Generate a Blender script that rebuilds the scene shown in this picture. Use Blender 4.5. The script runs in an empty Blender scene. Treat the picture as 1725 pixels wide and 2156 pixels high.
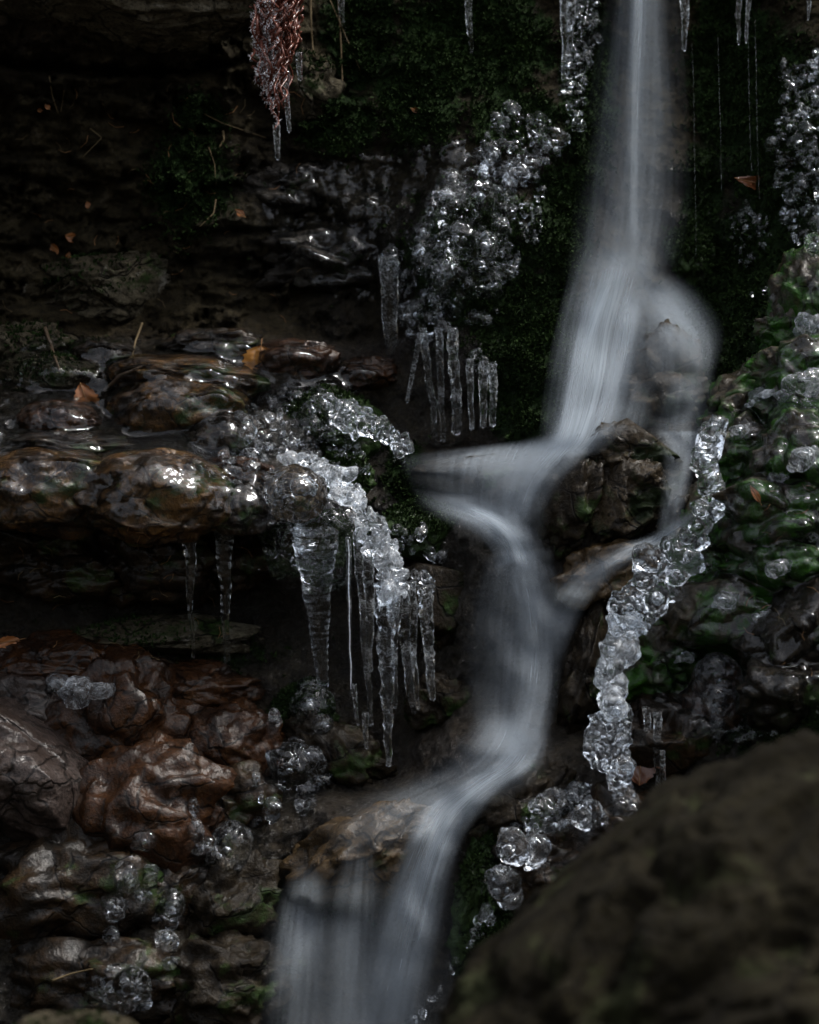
import bpy, bmesh, math, random
import numpy as np
from mathutils import Vector, Matrix, noise
from mathutils.bvhtree import BVHTree

SC = bpy.context.scene
COL = SC.collection
W, H = 1725.0, 2156.0
D0, HT = 2.9, 1.5
K = HT / H
PITCH = math.radians(12)
FW = np.array([0, math.cos(PITCH), -math.sin(PITCH)])
UP = np.array([0, math.sin(PITCH), math.cos(PITCH)])
RT = np.array([1.0, 0, 0])
CAM = np.array([0, 0, 1.0]) - D0 * FW
LENS = 36 * D0 / HT


def P(px, py, d):
    """point seen at (px, py) of the photo, d metres behind the focus plane"""
    px, py, d = np.broadcast_arrays(np.asarray(px, float), np.asarray(py, float), np.asarray(d, float))
    dist = D0 + d
    x = (px - W / 2) * K * dist / D0
    y = (H / 2 - py) * K * dist / D0
    return CAM + dist[..., None] * FW + x[..., None] * RT + y[..., None] * UP


def proj(v):
    q = np.asarray(v) - CAM
    dist = q @ FW
    return (q @ RT) * D0 / dist / K + W / 2, H / 2 - (q @ UP) * D0 / dist / K, dist - D0


# ------------------------------------------------------------------ helpers
def link(name, V, F, mat, origin=None, parent=None, smooth=True, attrs=None, uv=None, **props):
    V = np.asarray(V, float).reshape(-1, 3)
    if parent is not None:
        o0 = np.array(parent.location)
    elif origin is None:
        o0 = np.array([V[:, 0].mean(), V[:, 1].mean(), V[:, 2].min()])
    else:
        o0 = np.asarray(origin, float)
    me = bpy.data.meshes.new(name)
    me.from_pydata((V - o0).tolist(), [], F.tolist() if isinstance(F, np.ndarray) else F)
    me.polygons.foreach_set('use_smooth', [smooth] * len(me.polygons))
    if attrs:
        for k, a in attrs.items():
            a = np.asarray(a, float)
            if a.ndim == 1:
                at = me.attributes.new(k, 'FLOAT', 'POINT'); at.data.foreach_set('value', a.ravel())
            else:
                at = me.attributes.new(k, 'FLOAT_VECTOR', 'POINT'); at.data.foreach_set('vector', a.ravel())
    if mat:
        me.materials.append(mat)
    me.update()
    o = bpy.data.objects.new(name, me)
    COL.objects.link(o)
    if parent is not None:
        o.parent = parent
    else:
        o.location = o0
    for k, v in props.items():
        o[k] = v
    return o


def grid_faces(n, m):
    i = np.arange(n * m).reshape(n, m)
    return np.stack([i[:-1, :-1], i[:-1, 1:], i[1:, 1:], i[1:, :-1]], -1).reshape(-1, 4)


ICO = {}
def ico(sub):
    if sub not in ICO:
        bm = bmesh.new()
        bmesh.ops.create_icosphere(bm, subdivisions=sub, radius=1)
        bm.verts.ensure_lookup_table()
        ICO[sub] = (np.array([v.co[:] for v in bm.verts]), np.array([[v.index for v in f.verts] for f in bm.faces]))
        bm.free()
    return ICO[sub]


def fbm(pts, octs, seed=0.0, H_=0.9):
    s = Vector((seed * 1.37, seed * 2.11, seed * 0.73))
    return np.array([noise.fractal(Vector(p) + s, H_, 2.0, octs) for p in pts])


def ridged(pts, octs, seed=0.0):
    s = Vector((seed * 1.7, seed * 0.3, seed * 1.1))
    return np.array([noise.ridged_multi_fractal(Vector(p) + s, 1.0, 2.1, octs, 1.0, 2.0) for p in pts])


def sstep(a, b, x):
    t = np.clip((x - a) / (b - a), 0, 1)
    return t * t * (3 - 2 * t)


def tube(pts, rad, n=6):
    """tube through world points; returns V, F"""
    pts = np.asarray(pts, float); rad = np.broadcast_to(rad, len(pts))
    t = np.gradient(pts, axis=0); t /= np.linalg.norm(t, axis=1)[:, None] + 1e-9
    ref = np.array([0.31, 0.9, 0.27])
    a = np.cross(t, ref); a /= np.linalg.norm(a, axis=1)[:, None] + 1e-9
    b = np.cross(t, a)
    th = np.linspace(0, 2 * np.pi, n, endpoint=False)
    V = pts[:, None] + rad[:, None, None] * (a[:, None] * np.cos(th)[None, :, None] + b[:, None] * np.sin(th)[None, :, None])
    F = []
    m = len(pts)
    for i in range(m - 1):
        for j in range(n):
            k = (j + 1) % n
            F.append([i * n + j, i * n + k, (i + 1) * n + k, (i + 1) * n + j])
    F.append(list(range(n))[::-1]); F.append([(m - 1) * n + j for j in range(n)])
    return V.reshape(-1, 3), F


class Acc:
    def __init__(s): s.V, s.F, s.n = [], [], 0
    def add(s, V, F):
        V = np.asarray(V).reshape(-1, 3)
        s.V.append(V); s.F.extend([[i + s.n for i in f] for f in (F.tolist() if isinstance(F, np.ndarray) else F)]); s.n += len(V)
    def get(s): return np.concatenate(s.V), s.F


# ------------------------------------------------------------------ materials
class M:
    def __init__(s, name):
        s.m = bpy.data.materials.new(name); s.m.use_nodes = True
        s.t = s.m.node_tree; s.t.nodes.clear()
        s.out = s.t.nodes.new('ShaderNodeOutputMaterial')
    def n(s, typ, props=None, **inp):
        nd = s.t.nodes.new('ShaderNode' + typ)
        for k, v in (props or {}).items(): setattr(nd, k, v)
        for k, v in inp.items():
            k = k.replace('_', ' ')
            sk = nd.inputs[int(k[1:])] if k[0] == 'i' and k[1:].isdigit() else nd.inputs[k]
            if hasattr(v, 'is_output'): s.t.links.new(v, sk)
            else: sk.default_value = v
        return nd
    def coord(s): return s.n('TexCoord').outputs['Object']
    def noise(s, vec, scale, detail=4, rough=0.55, dist=0.0):
        return s.n('TexNoise', Vector=vec, Scale=scale, Detail=detail, Roughness=rough, Distortion=dist).outputs['Fac']
    def ramp(s, fac, stops, interp='LINEAR'):
        nd = s.n('ValToRGB', Fac=fac); cr = nd.color_ramp; cr.interpolation = interp
        while len(cr.elements) < len(stops): cr.elements.new(0.5)
        for e, (p, c) in zip(cr.elements, stops):
            e.position = p; e.color = (c, c, c, 1) if isinstance(c, (int, float)) else (*c, 1)
        return nd.outputs['Color']
    def mix(s, f, a, b):
        nd = s.n('Mix', {'data_type': 'RGBA'})
        for sk, v in ((nd.inputs[0], f), (nd.inputs[6], a), (nd.inputs[7], b)):
            if hasattr(v, 'is_output'): s.t.links.new(v, sk)
            elif isinstance(v, (int, float)): sk.default_value = v
            else: sk.default_value = (*v, 1)
        return nd.outputs[2]
    def math(s, op, a, b=0.0, c=0.0, clamp=False):
        return s.n('Math', {'operation': op, 'use_clamp': clamp}, i0=a, i1=b, i2=c).outputs[0]
    def attr(s, name):
        return s.n('Attribute', {'attribute_name': name})
    def bump(s, h, strength, dist, normal=None):
        d = dict(Height=h, Strength=strength, Distance=dist)
        if normal: d['Normal'] = normal
        return s.n('Bump', **d).outputs[0]
    def done(s, sh):
        s.t.links.new(sh, s.out.inputs['Surface']); return s.m


def rock_mat(name, cols, rough=0.8, coat=0.0, moss=0.0, fine=1.0, glaze_scale=14.0, lichen=0.0, coat_rough=0.11, mossc=((0.010, 0.022, 0.005), (0.035, 0.07, 0.015)), dark=.24):
    m = M(name); c = m.coord()
    a = m.noise(c, 9, 6, .6, .4); b = m.noise(c, 42, 8, .65); g = m.noise(c, 160, 4, .6)
    f = m.math('ADD', m.math('MULTIPLY', a, .62), m.math('MULTIPLY', b, .38))
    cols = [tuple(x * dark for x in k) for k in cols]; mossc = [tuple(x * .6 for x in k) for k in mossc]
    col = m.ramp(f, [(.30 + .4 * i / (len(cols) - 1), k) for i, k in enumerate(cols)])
    col = m.mix(m.ramp(g, [(.35, .75), (.5, 0.), (1, 0.)]), col, (.006, .005, .004))
    if lichen:
        col = m.mix(m.math('MULTIPLY', m.ramp(m.noise(c, 16, 6, .7, .6), [(.6, 0.), (.68, 1.)]), lichen), col, (.24, .23, .2))
    if moss:
        ms = m.ramp(m.noise(c, 11, 6, .65, .3), [(.62 - .3 * moss, 0.), (.70 - .3 * moss, 1.)])
        col = m.mix(ms, col, m.mix(m.noise(c, 90, 4), *mossc))
    wv_ = m.n('VectorMath', {'operation': 'MULTIPLY_ADD'}, i0=m.n('TexNoise', Vector=c, Scale=7.0, Detail=4).outputs['Color'], i1=(.16, .16, .16), i2=c).outputs[0]
    ck = m.n('TexVoronoi', {'feature': 'DISTANCE_TO_EDGE'}, Vector=m.n('Mapping', Vector=wv_, Scale=(1, 1, 1.9)).outputs[0], Scale=11.0).outputs['Distance']
    ck = m.math('MAXIMUM', m.ramp(ck, [(0., 0.), (.05, 1.)]), m.ramp(m.noise(c, 6, 2), [(.42, 1.), (.56, 0.)]))
    col = m.mix(ck, m.mix(.75, col, (.002, .0015, .001)), col)
    h = m.math('ADD', m.math('ADD', m.math('MULTIPLY', b, 1.0), m.math('MULTIPLY', g, .35)), m.math('MULTIPLY', ck, .5))
    bp = m.bump(h, .9 * fine, .012)
    pr = dict(Base_Color=col, Roughness=m.math('ADD', m.math('MULTIPLY', b, .4), rough - .2), Normal=bp, Specular_IOR_Level=.06)
    if coat:
        w1 = m.noise(m.n('Mapping', Vector=c, Scale=(1, 1, .55)).outputs[0], glaze_scale, 3, .5, .6)
        w2 = m.noise(m.n('Mapping', Vector=c, Scale=(1, 1, .4)).outputs[0], glaze_scale * 5, 5, .6, .8)
        cn = m.bump(m.math('ADD', w1, m.math('ADD', m.math('MULTIPLY', w2, .2), m.math('MULTIPLY', b, .18))), .5, .03)
        pr.update(Coat_Weight=coat, Coat_Roughness=coat_rough, Coat_IOR=1.36, Coat_Normal=cn)
    return m.done(m.n('BsdfPrincipled', **pr).outputs[0])


def ice_mat(name, frost=0.05, bscale=60, bstr=.25, tint=(.97, .985, 1.0), rough=.015, glint_vein=0.0):
    m = M(name); c = m.coord()
    n1 = m.noise(c, bscale, 3, .5, .5)
    n2 = m.noise(c, bscale * 4, 2, .5)
    bp = m.bump(m.math('ADD', n1, m.math('MULTIPLY', n2, .2)), bstr, .01)
    gl = m.n('BsdfGlass', Color=(*tint, 1), Roughness=rough, IOR=1.31, Normal=bp).outputs[0]
    tr = m.n('BsdfTranslucent', Color=(.85, .9, .95, 1), Normal=bp).outputs[0]
    df = m.n('BsdfDiffuse', Color=(.85, .9, .95, 1), Normal=bp).outputs[0]
    wh = m.n('MixShader', Fac=.5, i1=tr, i2=df).outputs[0]
    k = m.math('MULTIPLY', m.ramp(m.noise(c, 38, 6, .7, .8), [(.45, .08), (.62, 1.)]), frost)
    if glint_vein:
        vn = m.ramp(m.noise(c, 42, 3, .55, 1.6), [(.475, 0.), (.5, 1.), (.525, 0.)])  # fracture veins, also whitened to paint the bright crescents of highlights
        k = m.math('ADD', k, m.math('MULTIPLY', m.math('MULTIPLY', vn, m.ramp(m.noise(c, 16, 2), [(.4, 0.), (.6, 1.)])), glint_vein), clamp=True)
    return m.done(m.n('MixShader', Fac=k, i1=gl, i2=wh).outputs[0])


def water_mat(name, tint=(.44, .50, .56), amax=1.0):
    m = M(name)
    uv = m.attr('flow').outputs['Vector']
    s1 = m.noise(m.n('Mapping', Vector=uv, Scale=(150, 2.4, 1)).outputs[0], 1.0, 4, .65)
    s2 = m.noise(m.n('Mapping', Vector=uv, Scale=(26, 1.1, 1)).outputs[0], 1.0, 4, .6, .2)
    s3 = m.noise(m.n('Mapping', Vector=uv, Scale=(620, 14, 1)).outputs[0], 1.0, 2, .5)
    s = m.math('ADD', m.math('ADD', m.math('MULTIPLY', s1, .40), m.math('MULTIPLY', s2, .36)), m.math('MULTIPLY', s3, .24))
    st = m.ramp(s, [(.34, .10), (.66, 1.)])
    e = m.math('ADD', m.attr('edge').outputs['Fac'], m.math('MULTIPLY', m.math('SUBTRACT', s2, .62), .65))
    e = m.n('MapRange', {'interpolation_type': 'SMOOTHSTEP'}, Value=e).outputs[0]
    d = m.math('MULTIPLY', m.attr('dens').outputs['Fac'], e)
    al = m.math('MULTIPLY', m.math('MULTIPLY', st, d), amax, clamp=True)
    df = m.n('BsdfDiffuse', Color=(*tint, 1)).outputs[0]
    tl = m.n('BsdfTranslucent', Color=(*tint, 1)).outputs[0]
    w = m.n('MixShader', Fac=.5, i1=df, i2=tl).outputs[0]
    tp = m.n('BsdfTransparent').outputs[0]
    return m.done(m.n('MixShader', Fac=al, i1=tp, i2=w).outputs[0])


def simple(name, col, col2, scale=60, rough=.6, coat=0.0, sss=False):
    m = M(name); c = m.coord()
    k = m.noise(c, scale, 5, .6)
    pr = dict(Base_Color=m.mix(k, col, col2), Roughness=rough, Normal=m.bump(k, .5, .004), Specular_IOR_Level=.1)
    if coat: pr.update(Coat_Weight=coat, Coat_Roughness=.05)
    return m.done(m.n('BsdfPrincipled', **pr).outputs[0])


def cliff_mat():
    m = M('cliff_rock'); c = m.coord()
    mk = m.n('SeparateXYZ', Vector=m.attr('mask').outputs['Vector']).outputs
    moss, rust, wet = mk[0], mk[1], mk[2]
    a = m.noise(c, 5, 7, .62, .5); b = m.noise(c, 30, 8, .68, .3); g = m.noise(c, 140, 5, .65)
    f = m.math('ADD', m.math('MULTIPLY', a, .5), m.math('MULTIPLY', b, .5))
    col = m.ramp(f, [(.34, (.0025, .002, .001)), (.46, (.010, .008, .004)), (.56, (.026, .021, .011)), (.66, (.06, .05, .034))])
    rc = m.ramp(f, [(.34, (.004, .002, .001)), (.5, (.015, .0075, .0028)), (.66, (.04, .022, .008))])
    col = m.mix(rust, col, rc)
    col = m.mix(m.math('MULTIPLY', wet, .55), col, (.008, .007, .006))
    col = m.mix(m.ramp(g, [(.36, .8), (.5, 0.), (1, 0.)]), col, (.006, .005, .004))
    mm = m.ramp(m.math('ADD', moss, m.math('MULTIPLY', m.math('SUBTRACT', b, .5), 1.1)), [(.42, 0.), (.56, 1.)])
    mc = m.ramp(m.noise(c, 210, 4, .7), [(.35, (.002, .005, .001)), (.55, (.007, .017, .0035)), (.75, (.022, .042, .012))])
    col = m.mix(mm, col, mc)
    h = m.math('ADD', m.math('ADD', m.math('MULTIPLY', b, .9), m.math('MULTIPLY', g, .3)), m.math('MULTIPLY', m.math('MULTIPLY', mm, m.noise(c, 260, 3, .7)), .5))
    bp = m.bump(h, 1.0, .016)
    ro = m.math('SUBTRACT', .85, m.math('MULTIPLY', wet, .35))
    wv = m.bump(m.math('ADD', m.noise(c, 55, 5, .65, 1.2), m.math('MULTIPLY', m.noise(c, 190, 4, .6, .8), .35)), 1.0, .02)
    cw = m.math('MULTIPLY', wet, m.math('SUBTRACT', 1.0, m.math('MULTIPLY', mm, .7)))
    return m.done(m.n('BsdfPrincipled', Base_Color=col, Roughness=ro, Normal=bp, Specular_IOR_Level=.06, Coat_Weight=cw, Coat_Roughness=.12, Coat_IOR=1.33, Coat_Normal=wv).outputs[0])


MAT = dict(
    cliff=cliff_mat(),
    dry=rock_mat('dry_olive_rock', dark=.42, cols=[(.03, .025, .016), (.07, .058, .036), (.12, .105, .07), (.2, .18, .14)], rough=.85, lichen=.5, moss=.15),
    sparkle=rock_mat('sparkling_black_rock', cols=[(.01, .008, .006), (.03, .024, .016), (.06, .05, .035), (.1, .085, .07)], rough=.7, coat=.4, moss=.1, glaze_scale=60, coat_rough=.16),
    wetdark=rock_mat('dark_brown_wet_stone', dark=.3, cols=[(.012, .009, .005), (.05, .034, .016), (.12, .085, .045), (.22, .17, .11)], rough=.7, coat=.35, moss=.4, glaze_scale=40, coat_rough=.25, mossc=((.006, .012, .003), (.02, .034, .009))),
    slab=rock_mat('grey_slab_rock', dark=.85, cols=[(.025, .02, .013), (.06, .05, .032), (.12, .105, .075), (.22, .2, .16)], rough=.85, lichen=.8, moss=.1),  # copy of the dry rock, brightened to make up for blocked sun
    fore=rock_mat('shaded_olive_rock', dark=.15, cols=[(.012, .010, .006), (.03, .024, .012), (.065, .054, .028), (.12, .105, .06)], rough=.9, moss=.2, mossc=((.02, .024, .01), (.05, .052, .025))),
    glaze=rock_mat('ice_glazed_stone', dark=.34, cols=[(.010, .008, .006), (.05, .026, .010), (.20, .095, .022), (.26, .16, .07)], rough=.6, coat=.6, moss=.25),
    glazedark=rock_mat('dark_glazed_stone', [(.008, .007, .005), (.02, .015, .010), (.08, .042, .014), (.15, .10, .05)], .6, coat=.5, moss=.2, dark=.24),
    rust=rock_mat('rust_glazed_stone', dark=.31, cols=[(.008, .003, .002), (.034, .012, .003), (.10, .036, .008), (.17, .085, .035)], rough=.6, coat=.55, moss=0),
    pink=rock_mat('pale_glazed_stone', dark=.27, cols=[(.02, .012, .008), (.07, .045, .035), (.14, .105, .092), (.24, .20, .185)], rough=.6, coat=.7, moss=0, glaze_scale=10),
    wet=rock_mat('wet_brown_stone', dark=.15, cols=[(.012, .009, .005), (.045, .030, .014), (.10, .07, .034), (.17, .13, .08)], rough=.7, coat=.22, moss=.25, glaze_scale=30, coat_rough=.2),
    ochre=rock_mat('ochre_stone', dark=.3, cols=[(.03, .017, .007), (.10, .06, .022), (.18, .115, .05), (.26, .19, .10)], rough=.6, coat=.6, moss=.05, glaze_scale=30, coat_rough=.2),
    mossy=rock_mat('mossy_wet_stone', [(.008, .008, .005), (.025, .022, .012), (.06, .05, .028), (.11, .10, .07)], .75, coat=.35, moss=1.0, glaze_scale=40, coat_rough=.25),
    green=rock_mat('mossy_glazed_stone', dark=.7, cols=[(.008, .008, .005), (.03, .022, .010), (.06, .05, .035), (.2, .19, .17)], rough=.6, coat=.6, moss=.6, lichen=.5, mossc=((.004, .020, .001), (.035, .14, .006))),  # pale lichen spots here are painted in for white ice glints
    pocket=ice_mat('air_pocket_wall', 0, 40, .05),
    orb=ice_mat('smooth_clear_ice', .01, 30, .10, glint_vein=.22), thin=ice_mat('thin_clear_ice', .0, 45, .2, glint_vein=.1), icex=ice_mat('glittering_ice', .015, 45, .2, glint_vein=.22),
    ice=ice_mat('clear_ice', .01, 40, .12, glint_vein=.3), icew=ice_mat('white_ice', .36, 50, .25, glint_vein=.45), icem=ice_mat('cloudy_ice', .03, 45, .2, glint_vein=.25),
    icicle=ice_mat('icicle_ice', .02, 45, .25, glint_vein=.35), glass=ice_mat('ice_glaze_clear', 0.0, 22, .35, glint_vein=.04), glint=ice_mat('ice_glaze_glinting', .0, 24, .35, glint_vein=.06),
    water=water_mat('silky_water'),
    root=simple('red_root', (.05, .012, .007), (.14, .045, .028), 90, .5, .6),
    frost=simple('frost', (.6, .6, .65), (.85, .86, .9), 200, .7),
    leaf=simple('brown_leaf', (.10, .035, .010), (.26, .10, .03), 50, .55, .4),
    darkleaf=simple('dark_leaf', (.04, .012, .004), (.11, .035, .01), 50, .5, .6),
    ochleaf=simple('ochre_leaf', (.25, .10, .02), (.5, .24, .06), 40, .5, 1.0),
    straw=simple('straw', (.05, .037, .018), (.12, .09, .05), 30, .7),
    needle=simple('needle', (.10, .05, .02), (.2, .11, .05), 30, .6),
    bark=simple('twig_bark', (.03, .02, .012), (.08, .055, .035), 90, .7, .3),
    moss=simple('moss_green', (.003, .0075, .0015), (.018, .036, .007), 16, .8),
    earth=simple('forest_earth', (.02, .016, .01), (.06, .048, .03), 8, .95),
)

# ------------------------------------------------------------------ terrain
CX = np.array([0, 300, 560, 800, 1000, 1200, 1350, 1500, 1725.])
CY = np.array([-300, 0, 110, 300, 550, 690, 850, 940, 1000, 1075, 1140, 1300, 1440, 1600, 1750, 1850, 2000, 2156, 2500.])
CD = np.array([
    [.30, .32, .40, .44, .44, .42, .42, .45, .40],
    [.25, .27, .37, .42, .42, .40, .44, .47, .38],
    [.26, .28, .37, .42, .40, .38, .44, .47, .34],
    [.37, .37, .37, .35, .29, .31, .42, .44, .26],
    [.38, .38, .36, .31, .22, .25, .36, .38, .20],
    [.34, .34, .32, .31, .22, .22, .27, .31, .10],
    [.20, .18, .20, .30, .27, .18, .20, .22, .00],
    [.12, .10, .12, .26, .25, .12, .12, .12, -.06],
    [.06, .04, .06, .20, .15, .06, .06, .05, -.10],
    [.00, .00, .02, .16, .10, .04, .05, .02, -.13],
    [.14, .16, .16, .16, .06, .02, .03, -.02, -.15],
    [.17, .19, .21, .18, .06, .00, -.01, -.06, -.17],
    [.07, .11, .15, .16, .04, -.02, -.05, -.10, -.21],
    [-.02, .02, .07, .09, -.06, -.09, -.11, -.16, -.26],
    [-.08, -.04, -.02, -.06, -.11, -.15, -.18, -.22, -.32],
    [-.11, -.08, -.05, -.08, -.14, -.18, -.22, -.26, -.36],
    [-.15, -.12, -.09, -.10, -.16, -.22, -.26, -.30, -.40],
    [-.19, -.17, -.13, -.13, -.19, -.26, -.30, -.34, -.44],
    [-.32, -.30, -.26, -.26, -.32, -.38, -.42, -.46, -.55]])


def tbase(px, py):
    px = np.clip(px, CX[0], CX[-1]); py = np.clip(py, CY[0], CY[-1])
    i = np.clip(np.searchsorted(CX, px) - 1, 0, len(CX) - 2); j = np.clip(np.searchsorted(CY, py) - 1, 0, len(CY) - 2)
    u = (px - CX[i]) / (CX[i + 1] - CX[i]); v = (py - CY[j]) / (CY[j + 1] - CY[j])
    u = u * u * (3 - 2 * u) * .6 + u * .4; v = v * v * (3 - 2 * v) * .5 + v * .5
    return CD[j, i] * (1 - u) * (1 - v) + CD[j, i + 1] * u * (1 - v) + CD[j + 1, i] * (1 - u) * v + CD[j + 1, i + 1] * u * v


xs = np.concatenate([np.linspace(-2400, -1020, 24), np.arange(-1000, -100, 9.0), np.arange(-100, 1830, 4.0), np.arange(1836, 2750, 9.0), np.linspace(2770, 4200, 24)])
ys = np.concatenate([np.linspace(-900, -130, 60), np.arange(-100, 2260, 4.0), np.linspace(2290, 3000, 50)])
GX, GY = np.meshgrid(xs, ys)
TB = tbase(GX.ravel(), GY.ravel())
pw = P(GX.ravel(), GY.ravel(), TB)
# bedding planes dip gently; layers step in and out
q = pw.copy(); q[:, 2] += .12 * q[:, 0]
n_lo = fbm(pw * 4.0, 3, 3.1)
strat = fbm(q * np.array([2.2, 2.2, 13.0]), 4, 7.7)
rg = ridged(pw * 9.0, 5, 1.3)
fi = fbm(pw * 26.0, 5, 5.5, .7)
gx, gy = GX.ravel(), GY.ravel()
wall = sstep(900, 600, gx) * sstep(760, 640, gy); wall = np.maximum(wall, np.maximum(sstep(-40, -330, gx), sstep(1770, 2050, gx)))
vor = np.array([(lambda d_: d_[1] - d_[0])(noise.voronoi(Vector(p))[0]) for p in (pw + .05 * np.stack([n_lo, fi, strat], -1)) * np.array([6., 6., 11.])])
out = np.maximum(sstep(-40, -330, gx), sstep(1770, 2050, gx))
det = -out * (.11 * fbm(pw * 2.6, 3, 21.0) + .05 * (ridged(pw * 4.5, 5, 8.0) - 1.2)) + .028 * wall * (1 - sstep(0, .35, vor)) - .035 * n_lo - (.008 + .010 * wall) * strat - .008 * (rg - 1.2) - (.012 + .006 * wall) * fi
crack = np.exp(-((gy - (128 + 22 * np.sin(gx / 140.) + 14 * fi + gx * .02)) / 10.) ** 2) * sstep(560, 430, gx)
TD = TB + det + .07 * crack
TD = TD.reshape(GX.shape)
# outside the frame: unseen side walls added, closing in to block side sky
TD += -.9 * sstep(-200, -2400, GX) - .9 * sstep(1950, 4200, GX)


def blob(lst):
    r = np.zeros(gx.shape)
    for x, y, rx, ry, s in lst:
        r = np.maximum(r, s * np.exp(-(((gx - x) / rx) ** 2 + ((gy - y) / ry) ** 2)))
    return r


mo = blob([(760, 60, 90, 150, 1), (720, 260, 110, 90, .9), (880, 200, 140, 160, .8), (1080, 250, 120, 80, .9), (400, 380, 130, 150, .75), (420, 240, 80, 60, .8),
           (1110, 720, 130, 220, 1), (1000, 560, 200, 200, .8), (1560, 650, 150, 260, 1), (1650, 300, 140, 300, .9), (1480, 420, 60, 200, .8), (1000, 90, 200, 140, 1), (1240, 200, 70, 260, 1), (1180, 480, 80, 160, 1), (1540, 150, 110, 260, .95), (1100, 880, 90, 70, .9), (30, 760, 60, 60, .9), (190, 750, 90, 40, .8),
           (140, 600, 50, 30, .9), (850, 1000, 60, 80, .9), (520, 1850, 60, 60, .8), (250, 1200, 200, 100, .5), (470, 1380, 200, 50, .6), (1300, 1450, 90, 160, .6), (1060, 1900, 60, 120, .7), (1700, 1300, 260, 500, .8), (700, 1900, 150, 60, .5)])
mo = np.maximum(mo, out * np.clip(.5 + 1.1 * fbm(pw * 3.1, 3, 33.0), 0, 1))
ru = blob([(1000, 1000, 160, 70, .9), (1000, 1600, 200, 110, .9), (780, 1780, 230, 110, .8), (250, 1600, 330, 240, .8), (1240, 1280, 140, 120, .8), (60, 60, 200, 80, .5), (400, 800, 420, 90, .7), (780, 760, 120, 40, .8), (850, 1240, 120, 100, .5), (1650, 400, 60, 40, .9), (330, 1080, 250, 80, .6)])
we = np.clip(sstep(380, 760, gx) * sstep(240, 420, gy) * (.35 + .65 * sstep(-.1, .35, n_lo + fi * .6)) + sstep(690, 780, gy), 0, 1)
cliff = link('cliff', pw * 0 + P(gx, gy, TD.ravel()), grid_faces(len(ys), len(xs))[:, ::-1], MAT['cliff'], origin=(0, 0, 0), attrs={'mask': np.stack([mo, ru, we], -1)}, kind='structure')
SOL_V = [P(gx, gy, TD.ravel())]; SOL_F = [grid_faces(len(ys), len(xs))]; SOL_N = [len(gx)]


def T(px, py):
    j = np.clip(np.searchsorted(xs, px) - 1, 0, len(xs) - 2); i = np.clip(np.searchsorted(ys, py) - 1, 0, len(ys) - 2)
    u = np.clip((px - xs[j]) / (xs[j + 1] - xs[j]), 0, 1); v = np.clip((py - ys[i]) / (ys[i + 1] - ys[i]), 0, 1)
    return (TD[i, j] * (1 - u) + TD[i, j + 1] * u) * (1 - v) + (TD[i + 1, j] * (1 - u) + TD[i + 1, j + 1] * u) * v


def solid(V, F):
    n0 = sum(SOL_N); SOL_V.append(V); SOL_F.append(np.asarray(F) + n0); SOL_N.append(len(V))


# ------------------------------------------------------------------ the unseen gorge beyond the frame, shaped to leave sky only overhead
def sheet(name, fn, u0, u1, v0, v1, n, m):
    U, V_ = np.meshgrid(np.linspace(u0, u1, n), np.linspace(v0, v1, m))
    pts = fn(U.ravel(), V_.ravel())
    link(name, pts, grid_faces(m, n), MAT['earth'], origin=(0, 0, 0), kind='structure')


top = P(xs, np.full_like(xs, ys[0]), TD[0]); bot = P(xs, np.full_like(xs, ys[-1]), TD[-1])
def lip(u, v):
    x = np.interp(u, np.linspace(0, 1, len(xs)), top[:, 0]); y = np.interp(u, np.linspace(0, 1, len(xs)), top[:, 1]); z = np.interp(u, np.linspace(0, 1, len(xs)), top[:, 2])
    s = v ** 2 * 40
    return np.stack([x * (1 + s * .6), y + s, z + s * .16 + .1 * np.sin(x * 3 + s) * np.minimum(s, 1)], -1)
sheet('hillside', lip, 0, 1, 0, 1, 60, 60)
def bed(u, v):
    x = np.interp(u, np.linspace(0, 1, len(xs)), bot[:, 0]); y = np.interp(u, np.linspace(0, 1, len(xs)), bot[:, 1]); z = np.interp(u, np.linspace(0, 1, len(xs)), bot[:, 2])
    s = v ** 1.6 * 60
    rise = np.where(s > 3.4, (np.minimum(s, 14) - 3.4) * .95, 0) + np.maximum(s - 14, 0) * .1  # unseen opposite bank added behind the camera, raised to cut front sky
    return np.stack([x * (1 + s * .5), y - s, z - .05 * np.minimum(s, 3) + rise + .05 * np.sin(x * 5 + s * 3) * np.minimum(s, 1)], -1)
sheet('ground', bed, 0, 1, 0, 1, 60, 90)

# ------------------------------------------------------------------ rocks
TUFT = []


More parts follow.
